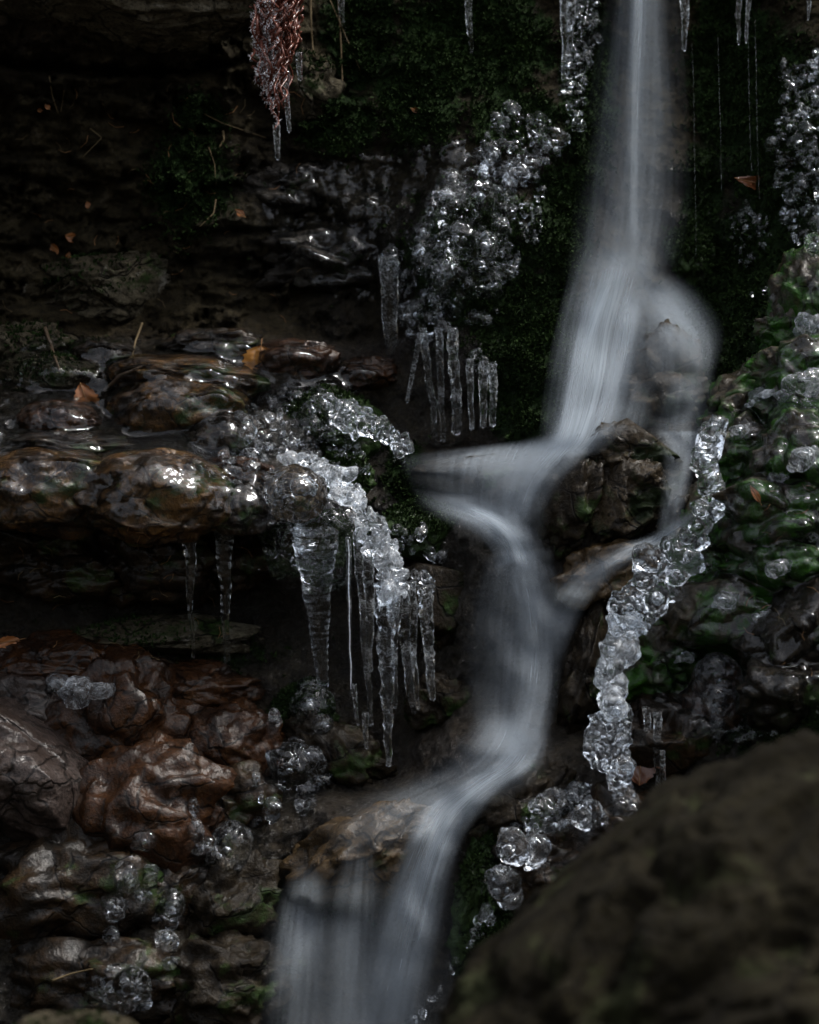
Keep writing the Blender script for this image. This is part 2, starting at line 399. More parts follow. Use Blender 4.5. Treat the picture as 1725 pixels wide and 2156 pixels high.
def rock(px, py, w, h, mat, label, lift=.30, depth=None, roll=0, seed=1, lump=.20, rough=.05, facet=0, sub=5, name='rock', d=None, group=None, cuts=(), add=True, exact=False):
    rnd = random.Random(seed)
    S, F = ico(sub)
    Sw = S + .35 * np.stack([fbm(S * 1.4, 2, seed + 5), fbm(S * 1.4, 2, seed + 17), fbm(S * 1.4, 2, seed + 31)], -1)
    rad = 1 + 1.5 * lump * fbm(Sw * 1.25, 3, seed * 3.3) + 1.5 * rough * fbm(Sw * 3.4, 6, seed * 1.9, .75)
    rad += .8 * rough * (1.2 - ridged(Sw * 2.3, 5, seed))
    p = S * rad[:, None]
    for k in range(facet):
        nrm = np.array([rnd.gauss(0, 1) for _ in range(3)]); nrm /= np.linalg.norm(nrm)
        hh = rnd.uniform(.62, .9); dd = p @ nrm - hh
        p -= np.where(dd > 0, dd * .88, 0)[:, None] * nrm
    d = float(T(px, py)) if d is None else d
    k = K * (D0 + d) / D0
    rx, ry = w * k / 2, h * k / 2; rz = depth if depth else (rx + ry) / 2 * .9
    cr, sr = math.cos(math.radians(roll)), math.sin(math.radians(roll))
    a = p[:, 0] * rx; b = p[:, 1] * ry
    a, b = a * cr - b * sr, a * sr + b * cr
    ctr = P(px, py, d if exact else d + rz * (1 - 2 * lift) * .6)
    V = ctr + a[:, None] * RT + b[:, None] * UP - (p[:, 2] * rz)[:, None] * FW
    for (xa, ya, xb, yb) in cuts:                      # broken-off flat sides
        A_, B_ = P(xa, ya, d), P(xb, yb, d); t_ = (B_ - A_) / np.linalg.norm(B_ - A_); n_ = np.cross(t_, FW); n_ /= np.linalg.norm(n_)
        if n_ @ (ctr - A_) > 0: n_ = -n_
        h_ = (V - A_) @ n_ + .006 * fbm(V * 14, 3, seed); V = V - np.where(h_ > 0, h_ * .9, 0)[:, None] * n_
    pr = dict(label=label, category='rock')
    if group: pr['group'] = group
    o = link(name, V, F, MAT[mat], origin=ctr, **pr)
    if add: solid(V, F)
    if mat in ('mossy', 'fore', 'dry') and sub < 7 and seed != 76:
        rg_ = np.random.default_rng(seed); N = V - ctr; N /= np.linalg.norm(N, axis=1)[:, None]
        pr_ = np.clip(N @ np.array([0, -.55, .75]) + .35 * fbm(V * 14, 3, seed), 0, 1) ** 2; pr_ /= pr_.sum()
        TUFT.append((o, V[rg_.choice(len(V), 900 if mat == 'mossy' else 260, p=pr_)], seed))
    return o


G1, G2, G3, G4, G5 = 'ice-glazed stones on the ledge', 'glazed rocks at lower left', 'stones in the stream', 'mossy glazed stones on the right bank', 'rocks under the ledge'
ROCKS = [
    # upper wall
    (250, 20, 700, 190, 'slab', 'long olive grey slab with lichen spots above the dark crack', dict(name='rock_slab', lift=.45, facet=6, rough=.09, lump=.15, seed=11, sub=6, depth=.16)),
    (640, 190, 150, 150, 'dry', 'rough grey stone in the wall behind the red root bundle', dict(lift=.2, facet=4, rough=.09, seed=12)),
    (600, 400, 240, 110, 'sparkle', 'dark wet bulge of wall with silvery glints, below the root bundle', dict(lift=.12, rough=.09, seed=13, lump=.25)),
    (700, 560, 300, 150, 'sparkle', 'broad black wet bulge left of the hanging ice cluster', dict(lift=.1, rough=.09, seed=14, lump=.25)),
    (230, 610, 330, 170, 'dry', 'dull brown outcrop at the foot of the mossy wall', dict(lift=.2, facet=5, rough=.1, seed=15, sub=6)),
    # ledge
    (60, 740, 200, 110, 'dry', 'mossy brown stone at the back left corner of the ledge', dict(lift=.3, facet=3, rough=.08, seed=20, group=G1)),
    (105, 790, 220, 80, 'dry', 'flat olive stone behind the frozen brown leaf dome', dict(lift=.4, facet=3, rough=.06, seed=21, group=G1)),
    (230, 760, 150, 80, 'glazedark', 'small dark stone under the fallen twig at the back of the ledge', dict(lift=.4, seed=22, group=G1)),
    (460, 735, 230, 80, 'glazedark', 'dark glazed stone behind the ochre leaf', dict(lift=.45, seed=23, group=G1)),
    (620, 760, 200, 90, 'rust', 'reddish glazed stone to the right of the ochre leaf', dict(lift=.3, seed=24, group=G1)),
    (770, 790, 150, 70, 'rust', 'small rusty stone at the right end of the ledge behind the bubbles', dict(lift=.3, seed=25, group=G1)),
    (390, 800, 330, 90, 'glaze', 'long low brown stone with a white glint along its back edge', dict(lift=.5, seed=26, roll=-4, group=G1)),
    (380, 870, 290, 130, 'glaze', 'brown and grey glazed stone in the middle of the ledge', dict(lift=.5, seed=27, group=G1)),
    (125, 890, 170, 86, 'rust', 'brown ice dome frozen over a leaf', dict(lift=.55, seed=28, lump=.12, rough=.02, group=G1)),
    (150, 965, 330, 100, 'glazedark', 'dark rippled stone between the leaf dome and the front boulders', dict(lift=.45, seed=29, group=G1)),
    (480, 925, 180, 90, 'glazedark', 'dark lump beside the left end of the bubble cluster', dict(lift=.45, seed=30, group=G1)),
    (90, 1035, 330, 170, 'glaze', 'sloping glazed boulder at the left edge of the photo on the ledge front', dict(lift=.5, seed=31, group=G1)),
    (325, 1045, 310, 200, 'glaze', 'largest boulder on the ledge, rounded, ochre and grey under clear ice', dict(lift=.62, seed=32, lump=.14, rough=.03, sub=6, group=G1)),
    (500, 1000, 150, 80, 'rust', 'reddish lump between the largest boulder and the golden ice ball', dict(lift=.5, seed=33, group=G1)),
    (500, 1070, 150, 110, 'glazedark', 'dark ripple-coated stone right of the largest boulder', dict(lift=.5, seed=34, group=G1)),
    (615, 1045, 120, 90, 'ochre', 'golden brown stone inside the round ice ball', dict(lift=.55, seed=35, lump=.1, group=G1)),
    (650, 1130, 190, 140, 'mossy', 'dark green stone under the big clear ice dome', dict(lift=.5, seed=36, lump=.12, group=G1)),
    (720, 1010, 130, 110, 'mossy', 'mossy stone beneath the white ice tongue', dict(lift=.4, seed=37, group=G1)),
    (680, 900, 260, 140, 'mossy', 'dark mossy stone under the bubble cluster', dict(lift=.35, seed=38, group=G1)),
    # under the ledge
    (90, 1150, 260, 120, 'glazedark', 'dark brown stone under the left end of the ledge', dict(lift=.35, seed=40, group=G5)),
    (150, 1215, 260, 110, 'glazedark', 'low dark glazed stone second down below the ledge', dict(lift=.3, seed=41, group=G5)),
    (330, 1190, 320, 200, 'glazedark', 'black shaded rock face directly under the largest boulder', dict(lift=.35, seed=42, rough=.08, group=G5)),
    (510, 1180, 170, 130, 'glazedark', 'shaded brown lump above the short left icicles', dict(lift=.35, seed=43, group=G5)),
    (280, 1340, 520, 100, 'dry', 'grey green slab in shade above the lower left boulders', dict(lift=.2, facet=4, seed=44, rough=.08, group=G5)),
    # lower left
    (105, 1420, 300, 130, 'rust', 'red brown boulder with a bright white ice glint, left edge', dict(lift=.55, seed=50, lump=.13, rough=.03, sub=6, group=G2)),
    (50, 1500, 260, 160, 'pink', 'pinkish grey glazed boulder under the red brown one', dict(lift=.5, seed=51, lump=.15, rough=.04, group=G2)),
    (50, 1650, 330, 300, 'pink', 'largest pale pinkish boulder on the lower left edge', dict(lift=.5, facet=5, seed=52, lump=.15, rough=.05, sub=6, group=G2)),
    (250, 1530, 250, 230, 'rust', 'dark red glazed rock right of the pale boulders', dict(lift=.4, seed=53, rough=.06, group=G2)),
    (310, 1720, 280, 260, 'rust', 'rusty rippled rock in the middle of the lower left slope', dict(lift=.45, seed=54, group=G2)),
    (480, 1570, 190, 150, 'rust', 'flat rusty stone with a smooth grey sheen, left of the ice balls', dict(lift=.5, seed=55, lump=.12, group=G2)),
    (480, 1690, 180, 130, 'glazedark', 'dark dripping stone below the flat rusty one', dict(lift=.4, seed=56, group=G2)),
    (400, 1450, 240, 90, 'rust', 'low red stone in shade beneath the short left icicles', dict(lift=.3, seed=57, group=G2)),
    (150, 1870, 330, 240, 'glazedark', 'dark brown mossy rock low on the left slope', dict(lift=.4, seed=58, rough=.07, group=G2)),
    (330, 1880, 180, 170, 'glazedark', 'dark stone carrying the small ice beads at lower left', dict(lift=.4, seed=59, group=G2)),
    (460, 1920, 200, 200, 'wet', 'brown stone sloping toward the lower fall', dict(lift=.35, seed=60, rough=.07, roll=35, group=G2)),
    (470, 2080, 240, 170, 'wet', 'brown and tan stone at the bottom beside the lower fall', dict(lift=.4, seed=61, rough=.08, group=G2)),
    (200, 2060, 330, 180, 'glazedark', 'black stone holding the ice lump at the bottom left', dict(lift=.35, seed=62, group=G2)),
    (640, 1500, 110, 100, 'mossy', 'small green stone inside the round ice ball under the ice column', dict(lift=.45, seed=63, lump=.1, group=G2)),
    (700, 1600, 210, 130, 'wet', 'brown rock at the left edge of the lower pool', dict(lift=.4, seed=64, rough=.07, roll=-20, group=G2)),
    # stream
    (890, 1115, 210, 120, 'mossy', 'square mossy block left of the narrow chute', dict(lift=.5, facet=4, seed=70, rough=.07, group=G3)),
    (925, 1260, 170, 190, 'wet', 'brown block with a mossy side left of the middle fall', dict(lift=.5, facet=4, seed=71, rough=.07, group=G3)),
    (930, 1480, 160, 130, 'wet', 'brown stone beside the foot of the middle fall', dict(lift=.4, seed=72, rough=.07, group=G3)),
    (1325, 965, 220, 140, 'wetdark', 'dark mossy knob standing out of the upper pool', dict(lift=.8, facet=3, seed=73, rough=.1, group=G3)),
    (1315, 1060, 240, 210, 'wetdark', 'big mossy rock in mid-stream below the knob', dict(lift=.6, facet=4, seed=74, rough=.1, sub=6, group=G3)),
    (1205, 1065, 130, 220, 'wet', 'tan rock leaning on the mossy mid-stream rock', dict(lift=.5, facet=3, seed=75, rough=.08, roll=-14, group=G3)),
    (1400, 800, 170, 210, 'wetdark', 'mossy dome with water arching over it', dict(lift=.3, seed=76, rough=.07, group=G3)),
    (1390, 855, 210, 140, 'wetdark', 'brown stone behind the thin veil at the foot of the arching water', dict(lift=.45, seed=77, rough=.07, group=G3)),
    (1455, 540, 100, 120, 'mossy', 'mossy knob right of the waterfall foot', dict(lift=.5, seed=78, rough=.08, group=G3)),
    (1235, 1440, 120, 300, 'wet', 'dark upright rock between the middle fall and the right ice', dict(lift=.45, facet=4, seed=79, rough=.09, roll=-12, group=G3)),
    (1270, 1210, 200, 130, 'ochre', 'low brown stone under the side stream', dict(lift=.3, seed=80, rough=.06, roll=25, group=G3)),
    (1430, 1090, 130, 110, 'wet', 'brown stone wedged against the right bank beside the mid-stream rock', dict(lift=.4, seed=81, rough=.07, roll=30, group=G3)),
    (780, 1790, 360, 170, 'ochre', 'ochre rock under the lower cascade', dict(lift=.25, seed=83, rough=.08, roll=24, group=G3)),
    (1090, 1700, 240, 140, 'wet', 'brown bank stone beneath the chain of ice beads', dict(lift=.45, seed=84, rough=.08, roll=30, group=G3)),
    (1020, 1870, 110, 260, 'mossy', 'dark mossy bank to the right of the lower fall', dict(lift=.3, seed=85, rough=.08, roll=-12, group=G3)),
    (1010, 1010, 240, 110, 'wet', 'brown shelf under the thin left sheet of the upper pool', dict(lift=.12, seed=86, rough=.05, group=G3)),
    # right bank
    (1700, 640, 130, 190, 'green', 'topmost mossy glazed lump on the right edge', dict(lift=.55, seed=90, lump=.14, group=G4)),
    (1660, 700, 110, 110, 'green', 'small glazed lump under the topmost one', dict(lift=.5, seed=91, group=G4)),
    (1690, 780, 170, 120, 'green', 'bright green lump with a white ice cap', dict(lift=.55, seed=92, group=G4)),
    (1600, 830, 180, 120, 'green', 'grey glazed lump on the sloping edge of the bank', dict(lift=.5, seed=93, roll=35, group=G4)),
    (1560, 900, 150, 130, 'green', 'dark glazed lump above the tall ice shell', dict(lift=.5, seed=94, roll=30, group=G4)),
    (1680, 860, 150, 110, 'green', 'rounded lump with dark bands, third from the top edge', dict(lift=.6, seed=95, group=G4)),
    (1590, 960, 170, 150, 'green', 'deep green lump beside the tall ice shell', dict(lift=.6, seed=96, group=G4)),
    (1690, 970, 160, 150, 'green', 'speckled green lump at the right edge of the photo', dict(lift=.6, seed=97, group=G4)),
    (1640, 1070, 260, 150, 'green', 'dark hollow stone with dry needles on it', dict(lift=.4, seed=98, rough=.08, group=G4)),
    (1500, 1090, 110, 130, 'green', 'dark lump under the ice at the narrowest point of the stream', dict(lift=.5, seed=99, group=G4)),
    (1640, 1180, 190, 110, 'green', 'brown green lump with a small white ice patch on top', dict(lift=.6, seed=100, group=G4)),
    (1480, 1180, 140, 130, 'green', 'black green glassy lump next to the big swirled ice', dict(lift=.55, seed=101, group=G4)),
    (1560, 1290, 270, 170, 'green', 'large smooth green dome in the middle of the right bank', dict(lift=.6, seed=102, lump=.12, rough=.03, sub=6, group=G4)),
    (1690, 1330, 220, 170, 'wet', 'brown needle-strewn stone right of the green dome', dict(lift=.5, seed=103, rough=.08, group=G4)),
    (1400, 1400, 190, 140, 'green', 'green lump behind the swirled ice column', dict(lift=.55, seed=104, group=G4)),
    (1670, 1450, 220, 130, 'wet', 'brown stone behind the blurred foreground rock', dict(lift=.5, seed=105, rough=.08, group=G4)),
    (1390, 1560, 190, 200, 'glazedark', 'dark wet stone with hanging ice bars', dict(lift=.35, seed=106, group=G4)),
    (1510, 1500, 110, 130, 'rust', 'reddish stone showing through the clear ice teardrop', dict(lift=.4, seed=107, group=G4)),
    (1330, 1760, 280, 150, 'glazedark', 'dark stone between the ice beads and the foreground rock', dict(lift=.4, seed=108, rough=.08, group=G4)),
    (1150, 1830, 190, 160, 'glazedark', 'black stone under the lower ice beads', dict(lift=.35, seed=109, rough=.08, group=G4)),
    (1050, 1990, 150, 140, 'mossy', 'mossy stone under the lowest ice beads', dict(lift=.35, seed=110, group=G4)),
]
for px, py, w, h, mt, lab, kw in ROCKS:
    if kw.get('group') == G4: w, h, kw['lump'] = w * 1.2, h * 1.15, kw.get('lump', .3); kw.setdefault('rough', .09); kw.setdefault('facet', 2)
    if kw.get('group') == G2: kw['lift'] *= .72; w, h, kw['lump'] = w * 1.3, h * 1.25, min(kw.get('lump', .2), .2); kw['rough'] = .10 if mt == 'wet' else .05
    rock(px, py, w, h, mt, lab, **kw)
# blurred foreground
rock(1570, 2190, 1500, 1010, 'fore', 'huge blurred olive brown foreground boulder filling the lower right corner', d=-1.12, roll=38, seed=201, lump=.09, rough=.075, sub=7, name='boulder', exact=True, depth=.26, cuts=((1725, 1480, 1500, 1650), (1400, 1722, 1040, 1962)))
rock(170, 2200, 300, 130, 'dry', 'blurred pale tan stone top at the bottom left edge', d=-.95, seed=202, lump=.1, rough=.05, name='rock', exact=True)

SOLID = BVHTree.FromPolygons(np.concatenate(SOL_V).tolist(), np.concatenate([np.vstack([f, f[:0]]) if f.shape[1] == 3 else np.concatenate([f[:, :3], f[:, [0, 2, 3]]]) for f in SOL_F]).tolist())


def S(px, py):
    """depth of the first rock seen at this pixel"""
    v = P(px, py, 0.0) - CAM
    v = v / np.linalg.norm(v)
    o = CAM + v * 1.95     # past the foreground boulder
    hit = SOLID.ray_cast(Vector(o), Vector(v))
    if hit[0] is None: return float(T(px, py))
    return float((np.array(hit[0]) - CAM) @ FW) - D0


# ------------------------------------------------------------------ water
def flow(name, st, n=44, m=None, lift=.012, layers=2, drape=True, feather=.6, fade=(.08, .08), bulge=0.0, seed=0, smooth=16, skew=0.0):
    """st: (xl, yl, xr, yr, density[, depth]) stations down the flow"""
    st = [list(s) + [None] * (6 - len(s)) for s in st]
    A = np.array([[s[0], s[1], s[2], s[3], s[4]] for s in st], float)
    dl = (A[:, 2:4] - A[:, 0:2]) * .11
    A[:, 0:2] -= dl; A[:, 2:4] += dl; feather = .95
    k = len(A); m = m or (k - 1) * 14
    t = np.linspace(0, k - 1, m)
    def cr(a):
        i = np.clip(t.astype(int), 0, k - 2); f = (t - i)[:, None]
        p0, p1, p2, p3 = a[np.maximum(i - 1, 0)], a[i], a[i + 1], a[np.minimum(i + 2, k - 1)]
        return .5 * (2 * p1 + (p2 - p0) * f + (2 * p0 - 5 * p1 + 4 * p2 - p3) * f ** 2 + (3 * p1 - p0 - 3 * p2 + p3) * f ** 3)
    B = cr(A); u = np.linspace(0, 1, n)
    X = B[:, 0:1] * (1 - u) + B[:, 2:3] * u; Y = B[:, 1:2] * (1 - u) + B[:, 3:4] * u
    if drape:
        D = np.array([[S(X[i, j], Y[i, j]) for j in range(n)] for i in range(m)])
        for _ in range(smooth):
            e = np.pad(D, 1, mode='edge')
            sm = (e[:-2, 1:-1] + e[2:, 1:-1] + e[1:-1, :-2] + e[1:-1, 2:]) / 4
            D = np.minimum(sm, D * .35 + sm * .65)
        D = D - lift
    else:
        D = np.repeat(cr(np.array([[s[5]] for s in st], float)), n, 1)
        D = D + .012 * np.sin(u * 9 + seed)[None, :]
    D = D - bulge * np.sin(np.pi * u)[None, :]
    acc = Acc(); dens = []; fl = []; edg = []
    Ls = np.concatenate([[0], np.cumsum(np.hypot(np.diff(Y.mean(1)), np.diff(X.mean(1))))]) * K
    wid = np.hypot(B[:, 2] - B[:, 0], B[:, 3] - B[:, 1]).mean() * K
    for l in range(layers):
        off = .014 * l
        acc.add(P(X, Y, D + off), grid_faces(m, n))
        e = np.clip(1 - np.abs(2 * u - 1), 0, 1)
        v = np.linspace(0, 1, m)
        en = sstep(0, fade[0] + 1e-6, v) * sstep(0, fade[1] + 1e-6, 1 - v)
        dens.append((B[:, 4:5] * en[:, None] * np.maximum(u[None], .001) ** skew).ravel()); edg.append(np.broadcast_to(e[None] / feather, (m, n)).ravel())
        fl.append(np.stack([np.broadcast_to(u[None] * wid + seed * 3.1 + l * 1.7, (m, n)), np.broadcast_to(Ls[:, None] + seed, (m, n)), np.zeros((m, n))], -1).reshape(-1, 3))
    V, F = acc.get()
    return link(name, V, F, MAT['water'], origin=(0, 0, 0), attrs={'dens': np.concatenate(dens), 'flow': np.concatenate(fl), 'edge': np.concatenate(edg)}, kind='structure')


flow('waterfall', [(1286, -90, 1424, -90, .28, .36), (1284, 0, 1428, 0, .30, .35), (1256, 200, 1446, 200, .28, .32), (1228, 400, 1455, 400, .25, .28), (1210, 520, 1440, 520, .30, .24), (1200, 600, 1420, 600, .25, .20)], drape=False, feather=.45, fade=(.001, .16), n=60, seed=1)
flow('waterfall', [(1322, -90, 1372, -90, .9, .33), (1322, 0, 1370, 0, .9, .32), (1318, 200, 1362, 200, .75, .29), (1316, 400, 1356, 400, .45, .25), (1316, 560, 1364, 560, .5, .20)], drape=False, layers=1, feather=1.0, fade=(.001, .2), n=20, seed=2)
flow('cascade', [(1225, 500, 1400, 520, .45), (1195, 600, 1385, 590, .85), (1172, 700, 1358, 690, .85), (1150, 820, 1335, 830, .75), (1135, 920, 1290, 925, .8), (1100, 975, 1240, 965, .35)], seed=3, feather=.55, fade=(.2, .12), lift=.035)
flow('cascade', [(1325, 590, 1365, 555, .35), (1350, 650, 1424, 578, .42), (1380, 705, 1482, 628, .42), (1405, 750, 1520, 695, .36), (1440, 780, 1512, 765, .3), (1448, 815, 1500, 810, .15)], seed=4, fade=(.3, .3), lift=.04, smooth=50)
flow('cascade', [(1300, 620, 1345, 610, .5), (1290, 690, 1352, 660, .8), (1270, 780, 1345, 750, .6), (1245, 870, 1320, 850, .4), (1220, 920, 1300, 910, .3)], seed=25, fade=(.25, .2), lift=.05, layers=1, smooth=40)
flow('cascade', [(1300, 590, 1400, 585, .25), (1310, 680, 1470, 660, .36), (1300, 760, 1490, 750, .26), (1290, 830, 1490, 830, .2)], seed=24, fade=(.2, .4), lift=.035, n=50, smooth=50)
flow('cascade', [(1405, 785, 1500, 780, .25), (1390, 830, 1500, 830, .34), (1376, 880, 1498, 880, .3), (1370, 925, 1495, 920, .2)], seed=5, lift=.03, fade=(.2, .15), smooth=40)
flow('cascade', [(1290, 790, 1400, 800, .12), (1275, 850, 1390, 850, .16), (1260, 910, 1380, 910, .12)], seed=26, lift=.03, fade=(.2, .2), smooth=40)
flow('stream', [(850, 955, 1260, 905, .7), (845, 980, 1230, 945, .95), (855, 1015, 1190, 1000, .6), (880, 1050, 1150, 1060, .55), (930, 1095, 1140, 1110, .45), (990, 1150, 1140, 1170, .3)], seed=6, fade=(.15, .2), lift=.042, n=70, skew=.75, smooth=40)
flow('stream', [(1270, 900, 1120, 915, .6), (1240, 950, 1080, 950, .75), (1180, 1010, 1050, 1000, .55), (1140, 1075, 1040, 1060, .5), (1120, 1110, 1040, 1100, .2)], seed=7, feather=.7, fade=(.25, .2), lift=.035)
flow('stream', [(860, 1062, 890, 1005, .15), (925, 1090, 965, 1025, .45), (1000, 1120, 1055, 1060, .75), (1040, 1165, 1120, 1110, .75), (1045, 1200, 1150, 1170, .7)], seed=8, feather=.6, fade=(.5, .1), lift=.035)
flow('stream', [(1470, 1050, 1490, 1085, .3), (1380, 1115, 1400, 1150, .55), (1290, 1150, 1310, 1200, .45), (1200, 1200, 1240, 1270, .4), (1150, 1270, 1200, 1350, .3), (1140, 1370, 1185, 1400, .25)], seed=9, feather=.6, lift=.03, fade=(.15, .2))
flow('stream', [(1380, 905, 1500, 905, .5), (1400, 960, 1480, 950, .4), (1395, 1040, 1450, 1040, .3), (1380, 1120, 1430, 1120, .2)], seed=10, feather=.6, lift=.025)
flow('cascade', [(1030, 1160, 1160, 1150, .55), (1015, 1200, 1165, 1190, .7), (990, 1270, 1185, 1260, .6), (975, 1360, 1192, 1360, .55), (978, 1450, 1175, 1450, .55), (985, 1530, 1155, 1540, .5), (1000, 1600, 1140, 1600, .3)], seed=11, feather=.55, lift=.04, fade=(.1, .15), n=60, skew=.7)
flow('cascade', [(1062, 1180, 1140, 1180, .75), (1085, 1300, 1170, 1300, .85), (1085, 1420, 1176, 1420, .8), (1060, 1530, 1158, 1530, .7), (1020, 1600, 1130, 1600, .3)], seed=12, feather=.9, lift=.055, layers=1, fade=(.15, .2))
flow('stream', [(1150, 1500, 1020, 1480, .3), (1155, 1580, 980, 1550, .5), (1120, 1640, 900, 1620, .35), (1000, 1720, 760, 1680, .2), (900, 1770, 680, 1740, .10), (880, 1810, 640, 1790, .03)], seed=13, feather=.45, lift=.03, fade=(.15, .15), n=60)
flow('stream', [(1160, 1540, 1080, 1530, .5), (1130, 1610, 1040, 1600, .75), (1050, 1670, 980, 1640, .8), (985, 1750, 900, 1690, .85), (950, 1840, 850, 1790, .8), (930, 1950, 800, 1920, .65), (910, 2060, 760, 2060, .55), (900, 2200, 720, 2200, .45)], seed=14, feather=.7, lift=.04, fade=(.12, .001))
flow('cascade', [(610, 1800, 960, 1800, .03), (585, 1870, 985, 1860, .08), (560, 1950, 985, 1940, .15), (556, 2040, 970, 2040, .18), (550, 2200, 930, 2200, .15)], seed=15, feather=.35, lift=.045, fade=(.45, .001), smooth=40, n=80)
flow('cascade', [(625, 1805, 675, 1820, .3), (600, 1860, 690, 1870, .35), (575, 1960, 690, 1970, .5), (545, 2200, 690, 2200, .3)], seed=16, feather=.9, lift=.055, layers=1, fade=(.35, .001))
flow('cascade', [(735, 1755, 785, 1765, .3), (715, 1830, 795, 1840, .5), (690, 1950, 800, 1950, .4), (670, 2200, 800, 2200, .3)], seed=17, feather=.9, lift=.055, layers=1, fade=(.35, .001))

flow('cascade', [(1285, 545, 1345, 545, .4), (1245, 610, 1310, 605, .7), (1215, 700, 1275, 695, .75), (1185, 800, 1250, 800, .65), (1160, 900, 1230, 900, .6), (1120, 955, 1200, 950, .4)], seed=27, fade=(.25, .2), lift=.05, layers=1, smooth=30)
flow('stream', [(905, 1050, 925, 1035, .2), (985, 1090, 1010, 1062, .7), (1045, 1130, 1085, 1100, .8), (1075, 1190, 1120, 1160, .75), (1085, 1250, 1135, 1240, .5)], seed=28, fade=(.3, .25), lift=.05, layers=1, smooth=30)

# ------------------------------------------------------------------ ice
def in_poly(x, y, poly):
    r = False; j = len(poly) - 1
    for i in range(len(poly)):
        xi, yi = poly[i]; xj, yj = poly[j]
        if (yi > y) != (yj > y) and x < (xj - xi) * (y - yi) / (yj - yi) + xi: r = not r
        j = i
    return r


def fill(poly, r0, r1, seed, pack=.62, tries=1500, lift=.5):
    rnd = random.Random(seed); out = []
    x0, x1 = min(p[0] for p in poly), max(p[0] for p in poly); y0, y1 = min(p[1] for p in poly), max(p[1] for p in poly)
    for _ in range(tries):
        x, y = rnd.uniform(x0, x1), rnd.uniform(y0, y1)
        if not in_poly(x, y, poly): continue
        r = r0 + (r1 - r0) * rnd.random() ** 1.8
        if all(math.hypot(x - a, y - b) > pack * (r + c) for a, b, c, *_ in out):
            out.append((x, y, r, lift + rnd.uniform(-.25, .5)))
    return out


def remesh(V, F, voxel, smooth=2):
    me = bpy.data.meshes.new('tmp'); me.from_pydata(V.tolist(), [], F if isinstance(F, list) else F.tolist())
    o = bpy.data.objects.new('tmp', me); COL.objects.link(o)
    rm = o.modifiers.new('r', 'REMESH'); rm.mode = 'VOXEL'; rm.voxel_size = voxel
    s = o.modifiers.new('s', 'SMOOTH'); s.factor = .5; s.iterations = smooth
    dg = bpy.context.evaluated_depsgraph_get(); dg.update()
    e = o.evaluated_get(dg).to_mesh()
    nv = np.empty(len(e.vertices) * 3); e.vertices.foreach_get('co', nv)
    F2 = [list(p.vertices) for p in e.polygons]
    o.evaluated_get(dg).to_mesh_clear()
    bpy.data.objects.remove(o); bpy.data.meshes.remove(me)
    return nv.reshape(-1, 3), F2


Sf_air = ico(2)[1][:, ::-1]


def cluster(name, label, cat, beads, mat, voxel=.0022, seed=0, group=None, stretch=.45, parent=None, smooth=2, ripple=.0004, rs=70, dz=None, pockets=2, warp=.006):
    rnd = random.Random(seed); Sv, Sf = ico(3); acc = Acc(); air = Acc(); av, af = ico(2)
    for b in beads:
        x, y, r = b[0], b[1], b[2]; lf = b[3] if len(b) > 3 else .5; asp = b[4] if len(b) > 4 else math.exp(rnd.uniform(-.5, 1.0) * stretch * 1.6)
        d = S(x, y) if dz is None else np.interp(y, dz[0], dz[1]); k = K * (D0 + d) / D0; R = r * k
        c = P(x, y, d - lf * R)
        rx, ry, rz = R / math.sqrt(asp), R * math.sqrt(asp), R * rnd.uniform(.8, 1.1)
        p = Sv * (1 + .10 * fbm(Sv * 1.3, 2, rnd.uniform(0, 99)))[:, None]
        an = rnd.gauss(0, .5) if len(b) < 5 else 0.; bx, by = p[:, :1] * rx, p[:, 1:2] * ry
        bx, by = bx * math.cos(an) - by * math.sin(an), bx * math.sin(an) + by * math.cos(an)
        acc.add(c + bx * RT + by * UP - (p[:, 2:] * rz) * FW, Sf)
        for _ in range(pockets):
            f_ = rnd.uniform(.16, .5); q_ = av * (1 + .22 * fbm(av * 1.5, 2, rnd.uniform(0, 99)))[:, None] * f_
            of = [rnd.uniform(-.32, .32) for _ in range(3)]
            air.add(c + ((q_[:, :1] + of[0]) * rx) * RT + ((q_[:, 1:2] * .8 + of[1]) * ry) * UP - ((q_[:, 2:] + of[2]) * rz) * FW, Sf_air)
    V, F = acc.get()
    V, F = remesh(V, F, voxel, smooth)
    if ripple:
        c = V.mean(0)
        nn = fbm(V * rs, 2, seed)
        g = V - c; g /= np.linalg.norm(g, axis=1)[:, None] + 1e-9
        V = V + g * (ripple * nn)[:, None]
    if warp:
        V = V + warp * np.stack([fbm(V * 38, 2, seed + k_) for k_ in (3, 11, 23)], -1) + .0014 * np.stack([fbm(V * 120, 2, seed + k_) for k_ in (5, 13, 29)], -1)
    pr = {}
    if parent is None:
        pr = dict(label=label, category=cat)
        if group: pr['group'] = group
    # loose beads beside the fused body become parts of it
    par = list(range(len(V)))
    def find(i):
        while par[i] != i: par[i] = par[par[i]]; i = par[i]
        return i
    for f in F:
        a_ = find(f[0])
        for b_ in f[1:]: par[find(b_)] = a_
    rt = np.array([find(i) for i in range(len(V))]); ids, cnt = np.unique(rt, return_counts=True)
    order = ids[np.argsort(-cnt)]; FA = np.array(F); FR = rt[FA[:, 0]]; o = None
    for q_ in order:
        if o is not None and (rt == q_).sum() < 60: continue
        f_ = FA[FR == q_]; us = np.unique(f_); mp = np.zeros(len(V), int); mp[us] = np.arange(len(us))
        if o is None:
            o = link(name, V[us], mp[f_], MAT[mat], **pr)
            if pockets:
                a_, b_ = air.get(); link('air_pocket', a_, b_, MAT['pocket'], parent=o, kind='stuff')
        else: link('bead', V[us], mp[f_], MAT[mat], parent=o)
    return o


GC = 'clusters of frozen water beads'


